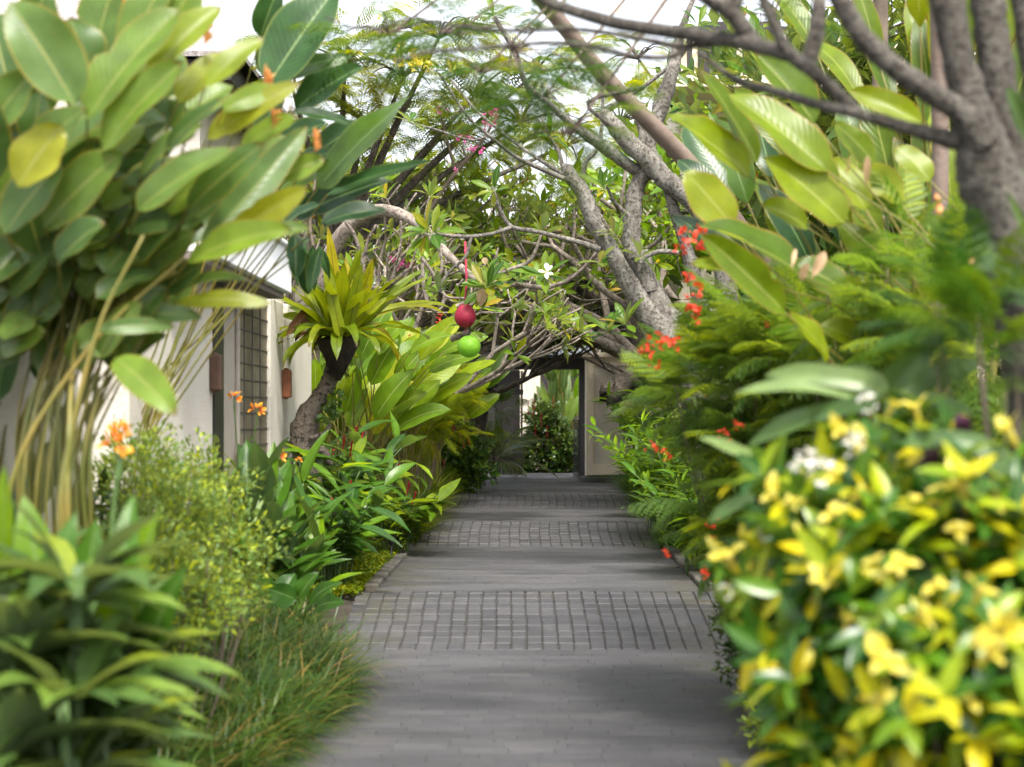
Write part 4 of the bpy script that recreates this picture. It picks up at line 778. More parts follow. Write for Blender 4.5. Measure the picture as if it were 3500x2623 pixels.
specs = [(2562, 605, 2285, 395, 185, .3, .55, .2), (2505, 775, 2338, 585, 165, .25, .82, 0), (2592, 560, 2395, 238, 130, .2, .2, .3), (2835, 590, 2488, 322, 190, .3, .45, 0), (2785, 425, 2578, 180, 165, .3, .15, .3), (2885, 765, 2608, 535, 225, .4, .6, 0), (2735, 935, 2395, 772, 210, .35, .05, -.1), (2685, 1072, 2395, 800, 145, .2, .3, -.2), (2605, 965, 2358, 905, 110, .5, .5, -.1), (2835, 1225, 2690, 1075, 150, .4, .6, -.3),
 (3155, 425, 2905, 310, 120, .5, .65, .3), (2720, 330, 2600, 150, 120, .4, .2, .6), (2860, 650, 2700, 480, 120, .4, .4, .3), (2960, 720, 2830, 540, 130, .4, .7, .3), (2760, 780, 2600, 700, 110, .5, .5, .3), (2990, 560, 2850, 420, 120, .4, .3, .5), (3080, 700, 2950, 560, 120, .5, .8, .4), (2900, 1000, 2700, 900, 150, .5, .15, .3), (3000, 900, 2860, 760, 130, .4, .3, .5), (2780, 620, 2640, 470, 100, .4, .3, .5), (2640, 1000, 2500, 880, 110, .5, .4, .3), (3180, 620, 3060, 500, 130, .4, .6, .6), (2960, 1180, 2800, 1110, 120, .5, .5, .2), (3130, 1220, 2890, 1190, 100, .5, .85, .0)]
hand_leaves(lf, st, specs, 7.4, stalk_root=root_fn(2790, 2990, 7.2, 7.9))
lf.build('foliage', M['broad_gold'], T); st.build('stalks', M['stalk'], T)
for (x, y, x2, y2, w_) in ((2760, 900, 2735, 965, 34), (2820, 860, 2770, 955, 46), (2900, 520, 2890, 600, 26), (2965, 530, 2960, 640, 24), (2720, 850, 2705, 920, 16)):
    f = MB(); hand_leaves(f, None, [(x, y, x2, y2, w_, .3, .5, -.5)], 7.3, prof='lance'); f.build('dry_bract', M['straw'], T)
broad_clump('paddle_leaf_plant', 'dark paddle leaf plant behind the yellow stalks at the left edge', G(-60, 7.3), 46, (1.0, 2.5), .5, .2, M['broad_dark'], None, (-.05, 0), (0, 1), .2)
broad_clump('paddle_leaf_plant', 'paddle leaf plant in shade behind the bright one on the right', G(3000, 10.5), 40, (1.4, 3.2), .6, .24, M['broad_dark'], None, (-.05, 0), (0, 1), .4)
broad_clump('paddle_leaf_plant', 'tall pale paddle leaf plant behind the near grey trunk at top right', G(3250, 10.0), 40, (2.2, 3.8), .8, .2, M['broad_gold'], None, (-.05, 0), (0, .8), .28)

# ================================================================== the trees over the path
def ros(par, spots, mat, LL, LW, k=9, axis=(0, -.3, .8), name='leaves', spread=(.4, 1.5), prof='obov', arch=.8):
    m = MB()
    for (x, y, d_) in spots: rosette(m, A(x, y, d_), nrm(np.array(axis)+U(-.5, .5, 3)), k, LL, LW, spread, arch, prof, 7, 4)
    return m.build(name, mat, par)
# main mottled frangipani
d = 15.0; T = thing('frangipani_tree', 'mottled grey frangipani with forking limbs right of the path centre', 'tree', G(2440, d)); m = MB()
wood(m, [(2460, 1950, 62), (2440, 1600, 60), (2385, 1350, 60), (2320, 1190, 62), (2262, 1080, 56), (2215, 985, 42), (2175, 900, 33), (2160, 840, 32), (2164, 700, 29), (2185, 620, 27), (2225, 560, 24)], d, 14, .07, 5)
wood(m, [(2300, 1170, 48), (2215, 1080, 41), (2150, 970, 33), (2090, 860, 29), (2040, 780, 27), (2020, 730, 29), (1998, 670, 27), (1960, 615, 23), (1938, 570, 15)], d-.15, 12, .07, 5)
wood(m, [(2215, 1000, 36), (2200, 940, 36), (2190, 880, 37), (2185, 868, 26)], d-.05, 10, .06, 3)
wood(m, [(2470, 1500, 45), (2490, 1150, 40), (2470, 900, 36), (2420, 760, 34), (2345, 670, 33), (2270, 610, 36), (2215, 545, 34), (2150, 490, 32), (2100, 430, 28), (2060, 385, 20)], d-.1, 12, .07, 5)
wood(m, [(2440, 1250, 30), (2370, 930, 25), (2340, 830, 20), (2305, 720, 19), (2275, 610, 22)], d, 9, .07)
wood(m, [(2235, 590, 26), (2190, 590, 22), (2100, 530, 21), (2030, 480, 19), (1960, 430, 15), (1880, 360, 12), (1800, 290, 11), (1760, 180, 9), (1690, 60, 8)], [d, d, d-.1, d-.2, d-.3, d-.5, d-.7, d-.9, d-1], 9, .06)
wood(m, [(2240, 560, 28), (2215, 500, 26), (2240, 420, 26), (2275, 330, 26), (2300, 230, 23), (2325, 120, 15), (2360, 20, 9), (2400, -60, 6)], [d]*5+[d+.2, d+.3, d+.4], 10, .06)
wood(m, [(2240, 430, 17), (2250, 340, 15), (2300, 240, 11)], d+.2, 8); wood(m, [(2190, 500, 16), (2195, 450, 13), (2176, 410, 9)], d-.1, 8, .06); wood(m, [(2060, 385, 14), (2180, 310, 8), (2260, 250, 7), (2330, 190, 7), (2390, 90, 5)], d+.1, 7)
wood(m, [(1960, 625, 11), (1900, 600, 9), (1820, 565, 8), (1760, 535, 7), (1690, 480, 6), (1600, 400, 5), (1500, 250, 4)], [d-.15, d-.3, d-.5, d-.7, d-.9, d-1.1, d-1.2], 7, .04)
wood(m, [(1945, 610, 8), (1890, 575, 7), (1790, 510, 6), (1700, 440, 5), (1620, 370, 5), (1540, 270, 4)], [d-.15, d-.1, d, d+.1, d+.2, d+.3], 7, .04)
wood(m, [(2050, 855, 13), (1990, 832, 9), (1900, 808, 8), (1820, 790, 8), (1750, 777, 8), (1715, 730, 7), (1690, 660, 6), (1685, 640, 5)], d-.2, 7, .04); wood(m, [(1750, 777, 8), (1680, 800, 7), (1600, 810, 7), (1500, 802, 6)], [d-.2, d-.4, d-.6, d-.8], 7, .04); wood(m, [(1610, 812, 6), (1590, 880, 6), (1530, 935, 5), (1500, 1000, 5)], d-.6, 6)
wood(m, [(2185, 900, 10), (2210, 875, 9), (2260, 860, 9), (2320, 865, 8)], d-.2, 7); wood(m, [(2150, 740, 8), (2100, 690, 7), (2075, 640, 5)], d-.1, 6); wood(m, [(1930, 600, 10), (1910, 520, 7), (1880, 470, 5), (1850, 400, 4)], d, 6)
wood(m, [(1990, 660, 12), (2000, 560, 9), (2040, 510, 8), (2060, 400, 7), (2055, 250, 6)], d+.3, 6); wood(m, [(1700, 440, 4), (1620, 480, 4), (1480, 440, 3.5), (1400, 420, 3)], d+.1, 5)
m.build('trunk', M['b_frangi'], T)
ros(T, [(1462, 795, d-.8), (1478, 800, d-.8)], M['frangi'], .30, .085, 11, (-.5, -.5, .5)); ros(T, [(1500, 1005, d-.6), (1690, 655, d-.2), (2060, 640, d-.1), (1880, 470, d), (2185, 880, d-.3), (2100, 800, d-.3), (2050, 900, d-.5)], M['frangi'], .24, .07, 8)
ros(T, [(1860, 945, d-.2), (2140, 1110, d-.3), (2080, 1140, d-.3)], M['frangi'], .28, .08, 10, (0, -.5, .7)); ros(T, [(1540, 250, d-1.1), (1690, 60, d-1), (2400, -40, d+.4), (2385, 90, d+.1), (1400, 420, d)], M['frangi'], .22, .06, 8)
for (x, y, d_) in ((2095, 22, 14.6), (2110, 40, 14.7), (1868, 930, 14.7)):
    f = MB(); c = A(x, y, d_); rosette(f, c, nrm([.1, -.7, .4]), 5, .085, .04, (1.0, 1.3), .3, 'petal', 5, 3); f.build('flower', M['p_white'], T)
# second foreground rosette tree on the left bearing the hanging rosettes
d = 15.6; T = thing('frangipani_tree', 'slim frangipani whose leafy branch ends hang over the two lanterns', 'tree', G(1020, 17.5)); m = MB()
wood(m, [(1010, 1800, 40), (1040, 1400, 36), (1090, 1000, 30), (1170, 800, 26), (1290, 720, 22), (1420, 760, 18), (1540, 880, 14), (1640, 960, 12), (1780, 975, 10), (1860, 985, 8)], [17.5, 17.4, 17.2, 17, 16.8, 16.6, 16.2, 16, 15.8, 15.6], 9, .08)
wood(m, [(1640, 960, 10), (1720, 930, 8), (1800, 900, 7), (1830, 860, 6), (1850, 800, 5)], 15.8, 7); wood(m, [(1860, 985, 8), (1940, 960, 7), (2010, 900, 6), (2060, 830, 5)], 15.6, 7)
wood(m, [(1444, 900, 8), (1450, 1000, 6), (1470, 1050, 6), (1490, 1065, 5)], 15.7, 6); wood(m, [(1440, 880, 8), (1490, 950, 6), (1520, 1010, 6), (1560, 1020, 5), (1620, 1015, 5), (1680, 980, 6)], 15.7, 6); wood(m, [(1520, 1010, 6), (1512, 1050, 5), (1488, 1066, 4)], 15.7, 6); wood(m, [(1485, 955, 5), (1510, 920, 5), (1500, 800, 4), (1490, 730, 4)], 15.7, 6)
wood(m, [(1560, 1050, 10), (1600, 1030, 9), (1625, 1000, 8), (1660, 985, 7)], 15.5, 7, .08); wood(m, [(1540, 1160, 12), (1580, 1145, 10), (1606, 1132, 10)], 15.9, 7, .1)
m.build('trunk', M['b_pale'], T)
ros(T, [(1668, 985, 15.4), (1660, 990, 15.4)], M['frangi'], .30, .085, 10, (-.1, -.5, .7)); ros(T, [(1680, 930, 15.6), (1850, 800, 15.6), (2060, 830, 15.5), (1610, 1125, 15.9), (1770, 960, 15.8)], M['frangi'], .24, .07, 9)
m = MB(); leaves(m, A(1650, 985, 15.3), [-.12, 0, -1], [0, -1, 0], .17, .11, .2, .2, 'ovate', 6, 4, tint=.8); leaves(m, A(1655, 880, 15.4), [.2, 0, -1], [0, -1, 0], .07, .06, .3, .3, 'ovate', 6, 4, tint=.95); m.build('dry_leaf', M['straw'], T)
m = MB(); hand_leaves(m, None, [(1065, 850, 1050, 1010, 60, .3, .1), (1030, 830, 1020, 980, 50, .3, .02), (1090, 850, 1120, 960, 40, .4, .2)], 13.6, prof='lance'); T = thing('hanging_dark_leaves', 'dark glossy drooping leaves between the white canopy and the nest fern', 'plant', A(1070, 840, 13.6)); m.parent = None if False else None
hl = MB(); hand_leaves(hl, None, [(1070, 840, 1075, 1000, 58, .3, .1), (1040, 830, 1015, 985, 55, .3, .02), (1090, 840, 1130, 960, 40, .4, .2), (1060, 820, 970, 860, 46, .4, .05)], 13.6, prof='lance'); hl.build('leaves', M['broad_dark'], T); hl = MB(); wood(hl, [(1070, 840, 6), (1060, 760, 6), (1075, 640, 5), (1090, 500, 4)], 13.6, 5); hl.build('stem', M['twig'], T)
# lanterns
d = 15.4
T = thing('hanging_lantern', 'crimson teardrop lantern hanging on a red cord over the path', 'lantern', A(1590, 1085, d)); c = np.array(T.location); r = 37/F*d
m = MB(); pr = [(r*math.sin(a)*(1-.10*max(0, a-1.6)**1.5), -r*math.cos(a)*.95 if a < 1.6 else -r*math.cos(a)*1.28) for a in np.linspace(.02, 3.1, 22)]; lathe(m, c, pr, 32); m.build('shade', M['ball_red'], T)
m = MB(); tube(m, [c+[0, 0, r*1.22], c+[.012, 0, .35], c+[0, 0, .68]], .011, 6); tube(m, [c+[0, 0, -r*.98], c+[.004, 0, -r*1.35]], .004, 5); m.build('cord', M['cord_red'], T)
def greenball():
    nt = NT('green_lantern'); ge = nt.n('ShaderNodeTexCoord').outputs['Object']; no = nt.noise(30, 2, ge)
    col = nt.mix(maprange(nt, no, .3, .7), (.24, .55, .03), (.34, .66, .05)); p = nt.n('ShaderNodeBsdfPrincipled', Roughness=.5); nt.set(p.inputs['Base Color'], col)
    tr = nt.n('ShaderNodeBsdfTranslucent'); nt.set(tr.inputs[0], col); mx = nt.n('ShaderNodeMixShader', Fac=.4); nt.t.links.new(p.outputs[0], mx.inputs[1]); nt.t.links.new(tr.outputs[0], mx.inputs[2]); return nt.done(mx.outputs[0])
T = thing('hanging_lantern', 'round lime green lantern hanging just below the crimson one', 'lantern', A(1603, 1185, d)); c = np.array(T.location); r = 40/F*d
m = MB(); lathe(m, c, [(r*math.sin(a), -r*math.cos(a)*.95) for a in np.linspace(.02, 3.0, 22)], 32); m.build('shade', greenball(), T)
m = MB(); lathe(m, c, [(.0, r*.955), (.022, r*.95), (.02, r*.9)], 12); tube(m, [c+[0, 0, r*.93], c+[.01, 0, .2], c+[.02, 0, .36]], .008, 6); m.build('cord', M['dark'], T)

# rough dark tree by the gate pillar, right; shaggy trunk left of the gate
d = 23.5; T = thing('rough_trunk_tree', 'dark rough trunk with low crooked limbs beside the cream gate pillar', 'tree', G(2225, d)); m = MB()
wood(m, [(2240, 1700, 48), (2235, 1560, 44), (2215, 1450, 42), (2205, 1370, 40)], d, 12, .1); wood(m, [(2205, 1400, 38), (2240, 1310, 36), (2200, 1220, 34), (2170, 1160, 28), (2130, 1090, 24), (2090, 1040, 24), (2030, 1010, 22), (1985, 990, 16)], d, 12, .14)
wood(m, [(2235, 1330, 30), (2280, 1300, 28), (2290, 1280, 22)], d, 9, .12); wood(m, [(2160, 1300, 40), (2100, 1340, 46), (2070, 1320, 30)], d-.1, 9, .2); wood(m, [(2190, 1200, 24), (2110, 1170, 20), (2040, 1140, 16), (1960, 1120, 8), (1890, 1110, 4)], d, 9, .1); m2 = MB(); tp = []
for (x, y, dx, dz, r) in ((1985, 990, -.8, .6, .045), (2090, 1040, -.3, 1, .045), (2060, 1020, -.9, .5, .04), (2110, 1050, .2, 1, .04), (2100, 1060, -.6, .7, .04), (2040, 1010, -.9, .2, .035)):
    frangi_tree(m, tp, A(x, y, d), np.array([dx, U(-.5, .5), dz]), .5, r*.6, 3, .1, (-.5, 0, .1), (.4, .75), .74, (2, 3), 2.9)
for i in range(70):
    ex, ey = U(1640, 2280), U(720, 1135); e = A(ex, ey, d+U(-1.5, 3)); q0 = A(*[(2090, 1045), (1985, 990), (2160, 1160), (2040, 1140), (1960, 1120)][i % 5], d)
    k_ = (q0+e)/2+U(-.12, .12, 3)-[0, 0, .06]; tube(m, [q0, k_, e], [.010, .008, .006], 5, .04, smooth_k=3); tp.append((e, nrm(e-k_+U(-.1, .1, 3)+[0, -.1, .15])))
m.build('trunk', M['b_dark'], T); P = np.array([a for a, _ in tp]); X_ = np.array([b for _, b in tp]); s_ = U(0, 1, len(P)) < .9; rosette(m2, P[s_], X_[s_], 9, .21, .058, (.35, 1.4), .8, 'obov', 5, 2); m2.build('crown', M['frangi_far'], T)
d = 27.5; T = thing('shaggy_trunk_tree', 'thick shaggy brown trunk just left of the dark gate', 'tree', G(1615, d)); m = MB(); tp = []; m2 = MB()
wood(m, [(1610, 1700, 46), (1612, 1500, 44), (1622, 1380, 48), (1650, 1320, 44), (1680, 1290, 30)], d, 12, .16); wood(m, [(1640, 1330, 34), (1600, 1290, 24), (1620, 1210, 20), (1640, 1150, 16)], d, 9, .14)
for (x, y, dx, dz) in ((1680, 1290, .8, .5), (1640, 1150, .4, 1), (1640, 1160, 1, .4), (1620, 1210, -.3, 1), (1660, 1300, 1, .1), (1690, 1280, .6, .9)): frangi_tree(m, tp, A(x, y, d), np.array([dx, U(-.4, .4), dz]), .48, .03, 4, .1, (.4, 0, .1), (.4, .8), .74, (2, 3), 3.0)
m.build('trunk', M['b_dark'], T); P = np.array([a for a, _ in tp]); X_ = np.array([b for _, b in tp]); rosette(m2, P, X_, 9, .22, .062, (.35, 1.4), .8, 'obov', 5, 2); m2.build('crown', M['frangi_far'], T)

# smooth brown slanting limb and the near grey tree on the right
T = thing('slanting_tree', 'smooth brown trunk slanting up leftward behind the bright paddle leaves', 'tree', G(2900, 11)); m = MB()
wood(m, [(2960, 2000, 50), (2800, 1200, 42), (2560, 830, 36), (2370, 580, 32), (2240, 440, 30), (2130, 330, 29), (2030, 220, 28), (1950, 120, 27), (1870, 20, 27), (1800, -60, 26)], [11, 11, 10.9, 10.8, 10.7, 10.6, 10.5, 10.4, 10.3, 10.2], 14, .02, 5); m.build('trunk', M['b_brown'], T)
d = 5.2; T = thing('near_tree', 'blurred grey trunk with long bare branches at the right edge', 'tree', G(3560, d)); m = MB()
wood(m, [(3700, 2800, 150), (3600, 1700, 125), (3520, 1150, 105), (3450, 850, 110), (3395, 640, 112), (3352, 500, 92), (3315, 350, 64), (3270, 180, 54), (3235, 0, 60), (3215, -120, 55)], d, 16, .06, 5)
wood(m, [(3430, 700, 85), (3450, 540, 66), (3430, 380, 62), (3400, 200, 60), (3380, 50, 58), (3360, -100, 56)], d+.1, 14, .06, 5); wood(m, [(3480, 640, 50), (3530, 400, 40), (3520, 200, 34), (3480, -80, 40)], d+.15, 12, .06)
wood(m, [(3370, 500, 60), (3290, 390, 44), (3200, 330, 40), (3087, 255, 38), (3000, 180, 38), (2935, 110, 36), (2870, 0, 34), (2820, -100, 33)], d-.05, 12, .05, 5)
wood(m, [(3420, 620, 60), (3330, 510, 38), (3220, 470, 30), (3114, 442, 25), (3020, 415, 22), (2924, 388, 20), (2800, 360, 17), (2680, 322, 16), (2600, 300, 14), (2530, 280, 12), (2450, 230, 10), (2390, 180, 8)], [d]*6+[d+.1, d+.2, d+.3, d+.4, d+.5, d+.6], 10, .04, 5)
wood(m, [(2930, 388, 22), (2860, 320, 24), (2790, 255, 23), (2735, 215, 24), (2690, 175, 22), (2655, 100, 20), (2610, 0, 18), (2580, -90, 17)], d+.1, 10, .04, 5)
wood(m, [(2700, 190, 26), (2620, 165, 27), (2540, 145, 27), (2440, 130, 26), (2340, 115, 25), (2230, 100, 24), (2130, 85, 23), (2040, 62, 22), (1960, 38, 20), (1880, 10, 19), (1800, -40, 17)], [d+.1, d+.2, d+.3, d+.4, d+.5, d+.6, d+.7, d+.8, d+.9, d+1, d+1], 10, .02, 5)
wood(m, [(2600, 150, 12), (2480, 145, 13), (2400, 152, 13), (2330, 160, 12), (2250, 145, 11), (2150, 125, 10), (2040, 108, 9), (1940, 100, 9), (1840, 103, 8), (1700, 105, 8), (1600, 92, 7), (1500, 80, 6), (1400, 62, 5), (1300, 96, 5), (1200, 90, 4), (1110, 60, 3)], [d+.2]+[d+.5]*14+[d+.6], 8, .02, 4)
wood(m, [(2340, 162, 11), (2310, 188, 10), (2250, 198, 10), (2150, 190, 10), (2060, 168, 9), (1960, 150, 8), (1850, 148, 8), (1740, 156, 8), (1650, 165, 7), (1560, 170, 7), (1460, 180, 6), (1350, 210, 5)], d+.5, 8, .02, 4)
wood(m, [(2585, 148, 26), (2550, 110, 28), (2500, 45, 30), (2440, 5, 30), (2380, -40, 30)], d+.3, 10, .02, 4); wood(m, [(2500, 40, 28), (2540, -60, 26)], d+.3, 10); wood(m, [(2760, 215, 30), (2790, 120, 28), (2800, 0, 24)], d+.4, 9, .04); wood(m, [(2100, 440, 8), (2010, 350, 8), (2200, 300, 8)], 10, 6)
m.build('trunk', M['b_near'], T)
m = MB(); hand_leaves(m, None, [(3470, 560, 3520, 900, 90, .3, .3), (3560, 1000, 3440, 650, 70, .3, .5), (3440, 300, 3520, 520, 80, .3, .2)], 4.9, prof='ovate'); m.build('leaves', M['lily'], T)
for (x, y, s) in ((3207, 690, .03), (3315, 860, .03), (3200, 660, .02), (3325, 880, .02)):
    f = MB(); rosette(f, A(x, y, 6.2), [0, -.4, -1], 5, s*1.8, s, (.1, .5), .2, 'petal', 4, 2); f.build('hanging_flower', M['p_peach'], T)

# frangipani trees of the tunnel further on: bare pale twigs left, leafy right
bgf = 'frangipani trees arching over the far path'
for (px, dd, D_, L, r, dep, bias, lp, lb, zm) in ((1150, 19.5, (.35, -.1, 1), 1.0, .075, 6, (.3, 0, .1), .45, 'nearly bare frangipani with pale twigs behind the nest fern', 2.7), (1280, 23.5, (.4, 0, 1), 1.1, .08, 7, (.3, 0, .1), .5, 'pale frangipani with sparse leaves above the crimson lantern', 2.9), (1000, 24, (.3, 0, 1), 1.1, .085, 6, (.35, 0, .1), .45, 'bare frangipani behind the villa front', 3), (1440, 28, (.3, 0, 1), 1.1, .075, 7, (.25, 0, 0), .9, 'half leafy frangipani behind the gold paddle leaves', 3.0),
 (2400, 27, (-.15, 0, 1.1), 1.2, .07, 6, (-.28, 0, .05), .95, 'leafy light green frangipani behind the mottled tree', 3.0), (2380, 30.5, (-.12, 0, 1.2), 1.25, .06, 6, (-.25, 0, .02), .9, 'leafy frangipani drooping over the gate roof', 3.15), (2500, 22, (-.3, .1, 1), 1.3, .12, 5, (-.3, 0, .1), .7, 'frangipani with thick limbs behind the slanting brown trunk', 3), (1430, 31.5, (.1, 0, 1.2), 1.25, .06, 6, (.25, 0, .02), .9, 'leafy frangipani above the shaggy trunk left of the gate', 3.15), (1900, 40, (0, 0, 1), 1.2, .12, 6, (0, -.2, 0), .95, 'frangipani crown rising beyond the gate', 3.4)):
    frangipani('frangipani_tree', lb, G(px, dd), D_, L, r, dep, bgf, bias, .14, lp, 9, .25, .07, flowers=6, zmin=zm)

# tall feathery flame trees over everything
def flame(name, label, loc, h, crowns, n, L, mat, bk='b_dark', np_=10, nl=6):
    T = thing(name, label, 'tree', loc, 'feathery flame trees'); m, tw = MB(), MB(); o = np.asarray(loc)
    top = o+[0, 0, h]
    tr_ = .35 if h > 5 else 1; tube(tw, [o-[0, 0, .1], o+[.1, 0, h*.5], top], [.16*tr_, .13*tr_, .09*tr_], 10, .06, smooth_k=5)
    for c, r in crowns:
        c = np.asarray(c, float); mid = (top+c)/2-[0, 0, .2]; tk = .3 if h > 5 else 1; tube(tw, [top-[0, 0, h*.15], mid, c], [.07*tk, .045*tk, .018*tk], 7, .05, smooth_k=4)
        k = int(n*np.prod(r)**(1/3)); p, dd = blob_points(k, *r, .35, .1); p[:, 2] *= .75
        for _ in range(16): e = p[rng.integers(0, k)]+c; tube(tw, [c, (c+e)/2+[0, 0, .12*tk], e], [.018*tk, .011*tk, .003], 5, smooth_k=3)
        D = nrm(dd*[1, 1, .4]+U(-.5, .5, (k, 3))*[1, 1, .5]+[0, 0, .1]); bipinnate(m, p+c, D, UPV+U(-.25, .25, (k, 3)), U(.7, 1.2, k)*L, np_, nl, U(.4, 1.1, k), .32, .5)
    m.build('crown', mat, T); tw.build('trunk', M[bk], T); return T
T1 = flame('flame_tree', 'feathery tree with lacy dark foliage across the top centre behind the branches', G(1150, 21), 3.6, [(A(1380, 260, 20), (1.0, .9, .55)), (A(1620, 330, 21), (1.0, .9, .6)), (A(1250, 420, 21), (.8, .8, .5)), (A(1500, 480, 22), (.9, .8, .5)), (A(1780, 420, 22), (.9, .8, .5)), (A(1180, 220, 20), (.8, .8, .45)), (A(1930, 500, 24), (.9, .9, .6)), (A(1500, 130, 20), (.9, .8, .4)), (A(1000, 300, 20), (.7, .7, .4)), (A(1830, 250, 22), (.9, .8, .5))], 90, .5, M['feather_far'])
T2 = flame('flame_tree', 'feathery yellow green tree behind the mottled limbs on the right', G(2560, 26), 4.5, [(A(2120, 420, 25), (1.2, 1, .7)), (A(2380, 480, 26), (1.2, 1, .8)), (A(2280, 640, 26), (1, 1, .7)), (A(2050, 620, 28), (1, 1, .6)), (A(2480, 700, 25), (1, 1, .7)), (A(2420, 900, 25), (1, 1, .7)), (A(2180, 200, 25), (1.1, 1, .6))], 55, .5, M['feather_far'])
T3 = flame('flame_tree', 'near blurred feathery sprays hanging from the top edge of the picture', G(3150, 9.0), 6.0, [(A(1750, 180, 8.2), (.42, .4, .3)), (A(1560, 120, 8.4), (.38, .35, .2)), (A(1950, 460, 8.3), (.35, .3, .28)), (A(1640, 250, 8.4), (.32, .3, .2)), (A(1860, 330, 8.3), (.3, .3, .25)), (A(2640, 60, 8.8), (.3, .3, .2)), (A(1330, 120, 8.6), (.3, .3, .16))], 58, .34, M['feather_near'], 'b_brown', 8, 7)
for T_, sp in ((T1, [(1390, 190, 18.5, 1.9), (1415, 215, 18.4, 1.2), (1465, 230, 18.5, .9), (1375, 160, 18.6, 1.0), (1290, 55, 18.5, .6), (1640, 290, 20, .5)]),):
    for (x, y, d_, s) in sp: f = MB(); cluster(f, A(x, y, d_), .055*s, 9, .05*s, .034*s, 4); f.build('flower', M['p_yellow'], T_)
# pink climbing flowers among the bare twigs
T = thing('pink_bougainvillea', 'pink bougainvillea sprays among the bare twigs above the lanterns', 'climber', G(1330, 20.5)); m = MB()
wood(m, [(1330, 1700, 10), (1380, 1000, 9), (1480, 700, 8), (1650, 480, 6), (1690, 400, 4)], 20.5, 6); wood(m, [(1380, 1000, 8), (1360, 900, 5)], 20.5, 5); wood(m, [(1560, 600, 6), (1500, 370, 4)], 20.5, 5); wood(m, [(1600, 560, 5), (1580, 500, 3)], 20.5, 5); m.build('stem', M['twig'], T)
for (x, y, s) in ((1672, 408, 1.5), (1690, 390, 1.1), (1655, 430, 1.), (1600, 480, .9), (1570, 470, .7), (1640, 510, .9), (1610, 510, .8), (1505, 375, .7), (1530, 380, .4), (1360, 900, 1.2), (1395, 905, 1.1), (1345, 880, .7), (1440, 915, .6), (1555, 580, .5)):
    f = MB(); cluster(f, A(x, y, 19.6), .05*s, 8, .045*s, .034*s, 3); f.build('flower', M['p_pink'], T)

# ================================================================== right foreground: glossy bush with yellow flowers, lily
T = thing('allamanda_bush', 'big blurred glossy bush covered in yellow flowers at lower right', 'bush', G(3200, 4.6)); lf, tw = MB(), MB(); o = np.array(T.location)
blobs = [(3000, 1860, 4.3, .24), (2780, 1800, 4.5, .2), (2660, 1960, 4.6, .14), (2900, 2050, 4.2, .30), (3200, 1990, 4.1, .3), (2990, 2350, 4.3, .22), (3100, 2350, 4.0, .34), (3350, 2250, 3.9, .34), (3430, 1870, 4.3, .22), (3100, 2600, 4.1, .27), (3300, 2600, 3.8, .34), (2810, 2130, 4.5, .14), (2930, 1640, 4.5, .13), (3150, 1600, 4.5, .13), (3420, 2000, 4.1, .3), (3050, 2900, 4.1, .4), (3400, 3000, 4, .45), (2890, 2650, 4.4, .14)]
for (x, y, dd, r) in blobs:
    c = A(x, y, dd); n = int(40*(r/.2)**2); p, dr = blob_points(n, r, r, r, .2, .5); rosette(lf, p+c, nrm(dr+UPV*.3+U(-.4, .4, (n, 3))), 5, .12, .046, (.7, 1.5), .6, 'ovate', 6, 4, tintr=(0, 1)); twigs(tw, o, c, (r, r, r), 7, .012)
lf.build('foliage', M['alla'], T); tw.build('stems', M['twig'], T)
FL = [(2490, 1912, 4.35, 1.1), (2560, 1920, 4.4, .7), (3030, 2250, 3.45, 1.25), (2930, 2260, 3.5, .9), (2990, 2390, 3.5, .9), (2720, 2310, 3.9, .9), (3080, 1925, 3.7, .9), (3040, 1985, 3.7, .9), (2990, 1920, 3.8, .8), (3350, 2020, 3.6, .9), (3290, 1660, 3.9, 1.2), (3010, 1650, 4.0, 1.2), (2950, 1500, 4.2, .9), (2870, 1470, 4.2, .9), (3130, 1400, 4.3, .9), (3190, 1420, 4.3, .8), (3050, 1390, 4.3, .7), (3450, 1480, 4.0, .9), (3430, 2150, 3.5, 1.1), (3480, 2080, 3.5, .9), (3380, 2240, 3.5, .8), (2640, 1690, 4.2, .9), (2700, 1720, 4.2, .8), (2720, 1600, 4.2, .9), (2850, 1620, 4.1, .8), (2760, 1850, 4.1, .8), (2840, 1760, 4.0, .9), (3000, 1780, 3.9, .9), (3160, 1720, 3.9, .9), (3460, 1740, 3.9, 1.), (2830, 1980, 3.9, .8), (2620, 1870, 4.3, .7), (3200, 2000, 3.7, .8), (2900, 2120, 3.8, .7), (2690, 2120, 4.2, .7), (2760, 2480, 4.0, .6), (3150, 2100, 3.6, .7), (3320, 2400, 3.5, .7), (2880, 2560, 3.8, .6), (2700, 2000, 4.2, .7), (3280, 1800, 3.8, .7), (3110, 1580, 4.1, .8), (2930, 1700, 4.1, .7), (3400, 1900, 3.8, .8), (2640, 1960, 4.3, .7)]
for q_, (x, y, d_, s) in enumerate(FL):
    if q_ % 4 == 3: continue
    s *= U(.6, .95) if q_ % 5 else 1.05
    f = MB(); c = A(x, y, d_); ax = nrm([U(-.7, .5), U(-1, -.2), U(0, 1)]); rosette(f, c, ax, int(rng.integers(2, 5)), .078*s, .044*s, (.4, 1.6), .8, 'ovate', 7, 4, fold=.2); tube(f, [c-ax*.05*s, c+ax*.01], [.006*s, .014*s], 7); f.build('flower', M['p_yellow'], T)
for (x, y, s) in ((2810, 1610, 1.1), (2740, 1570, 1.), (2920, 1520, 1.1), (2970, 1375, .8), (2480, 2020, .6)):
    f = MB(); cluster(f, A(x, y, 4.2), .026*s, 8, .024*s, .014*s, 4); f.build('white_flower', M['p_white'], T)
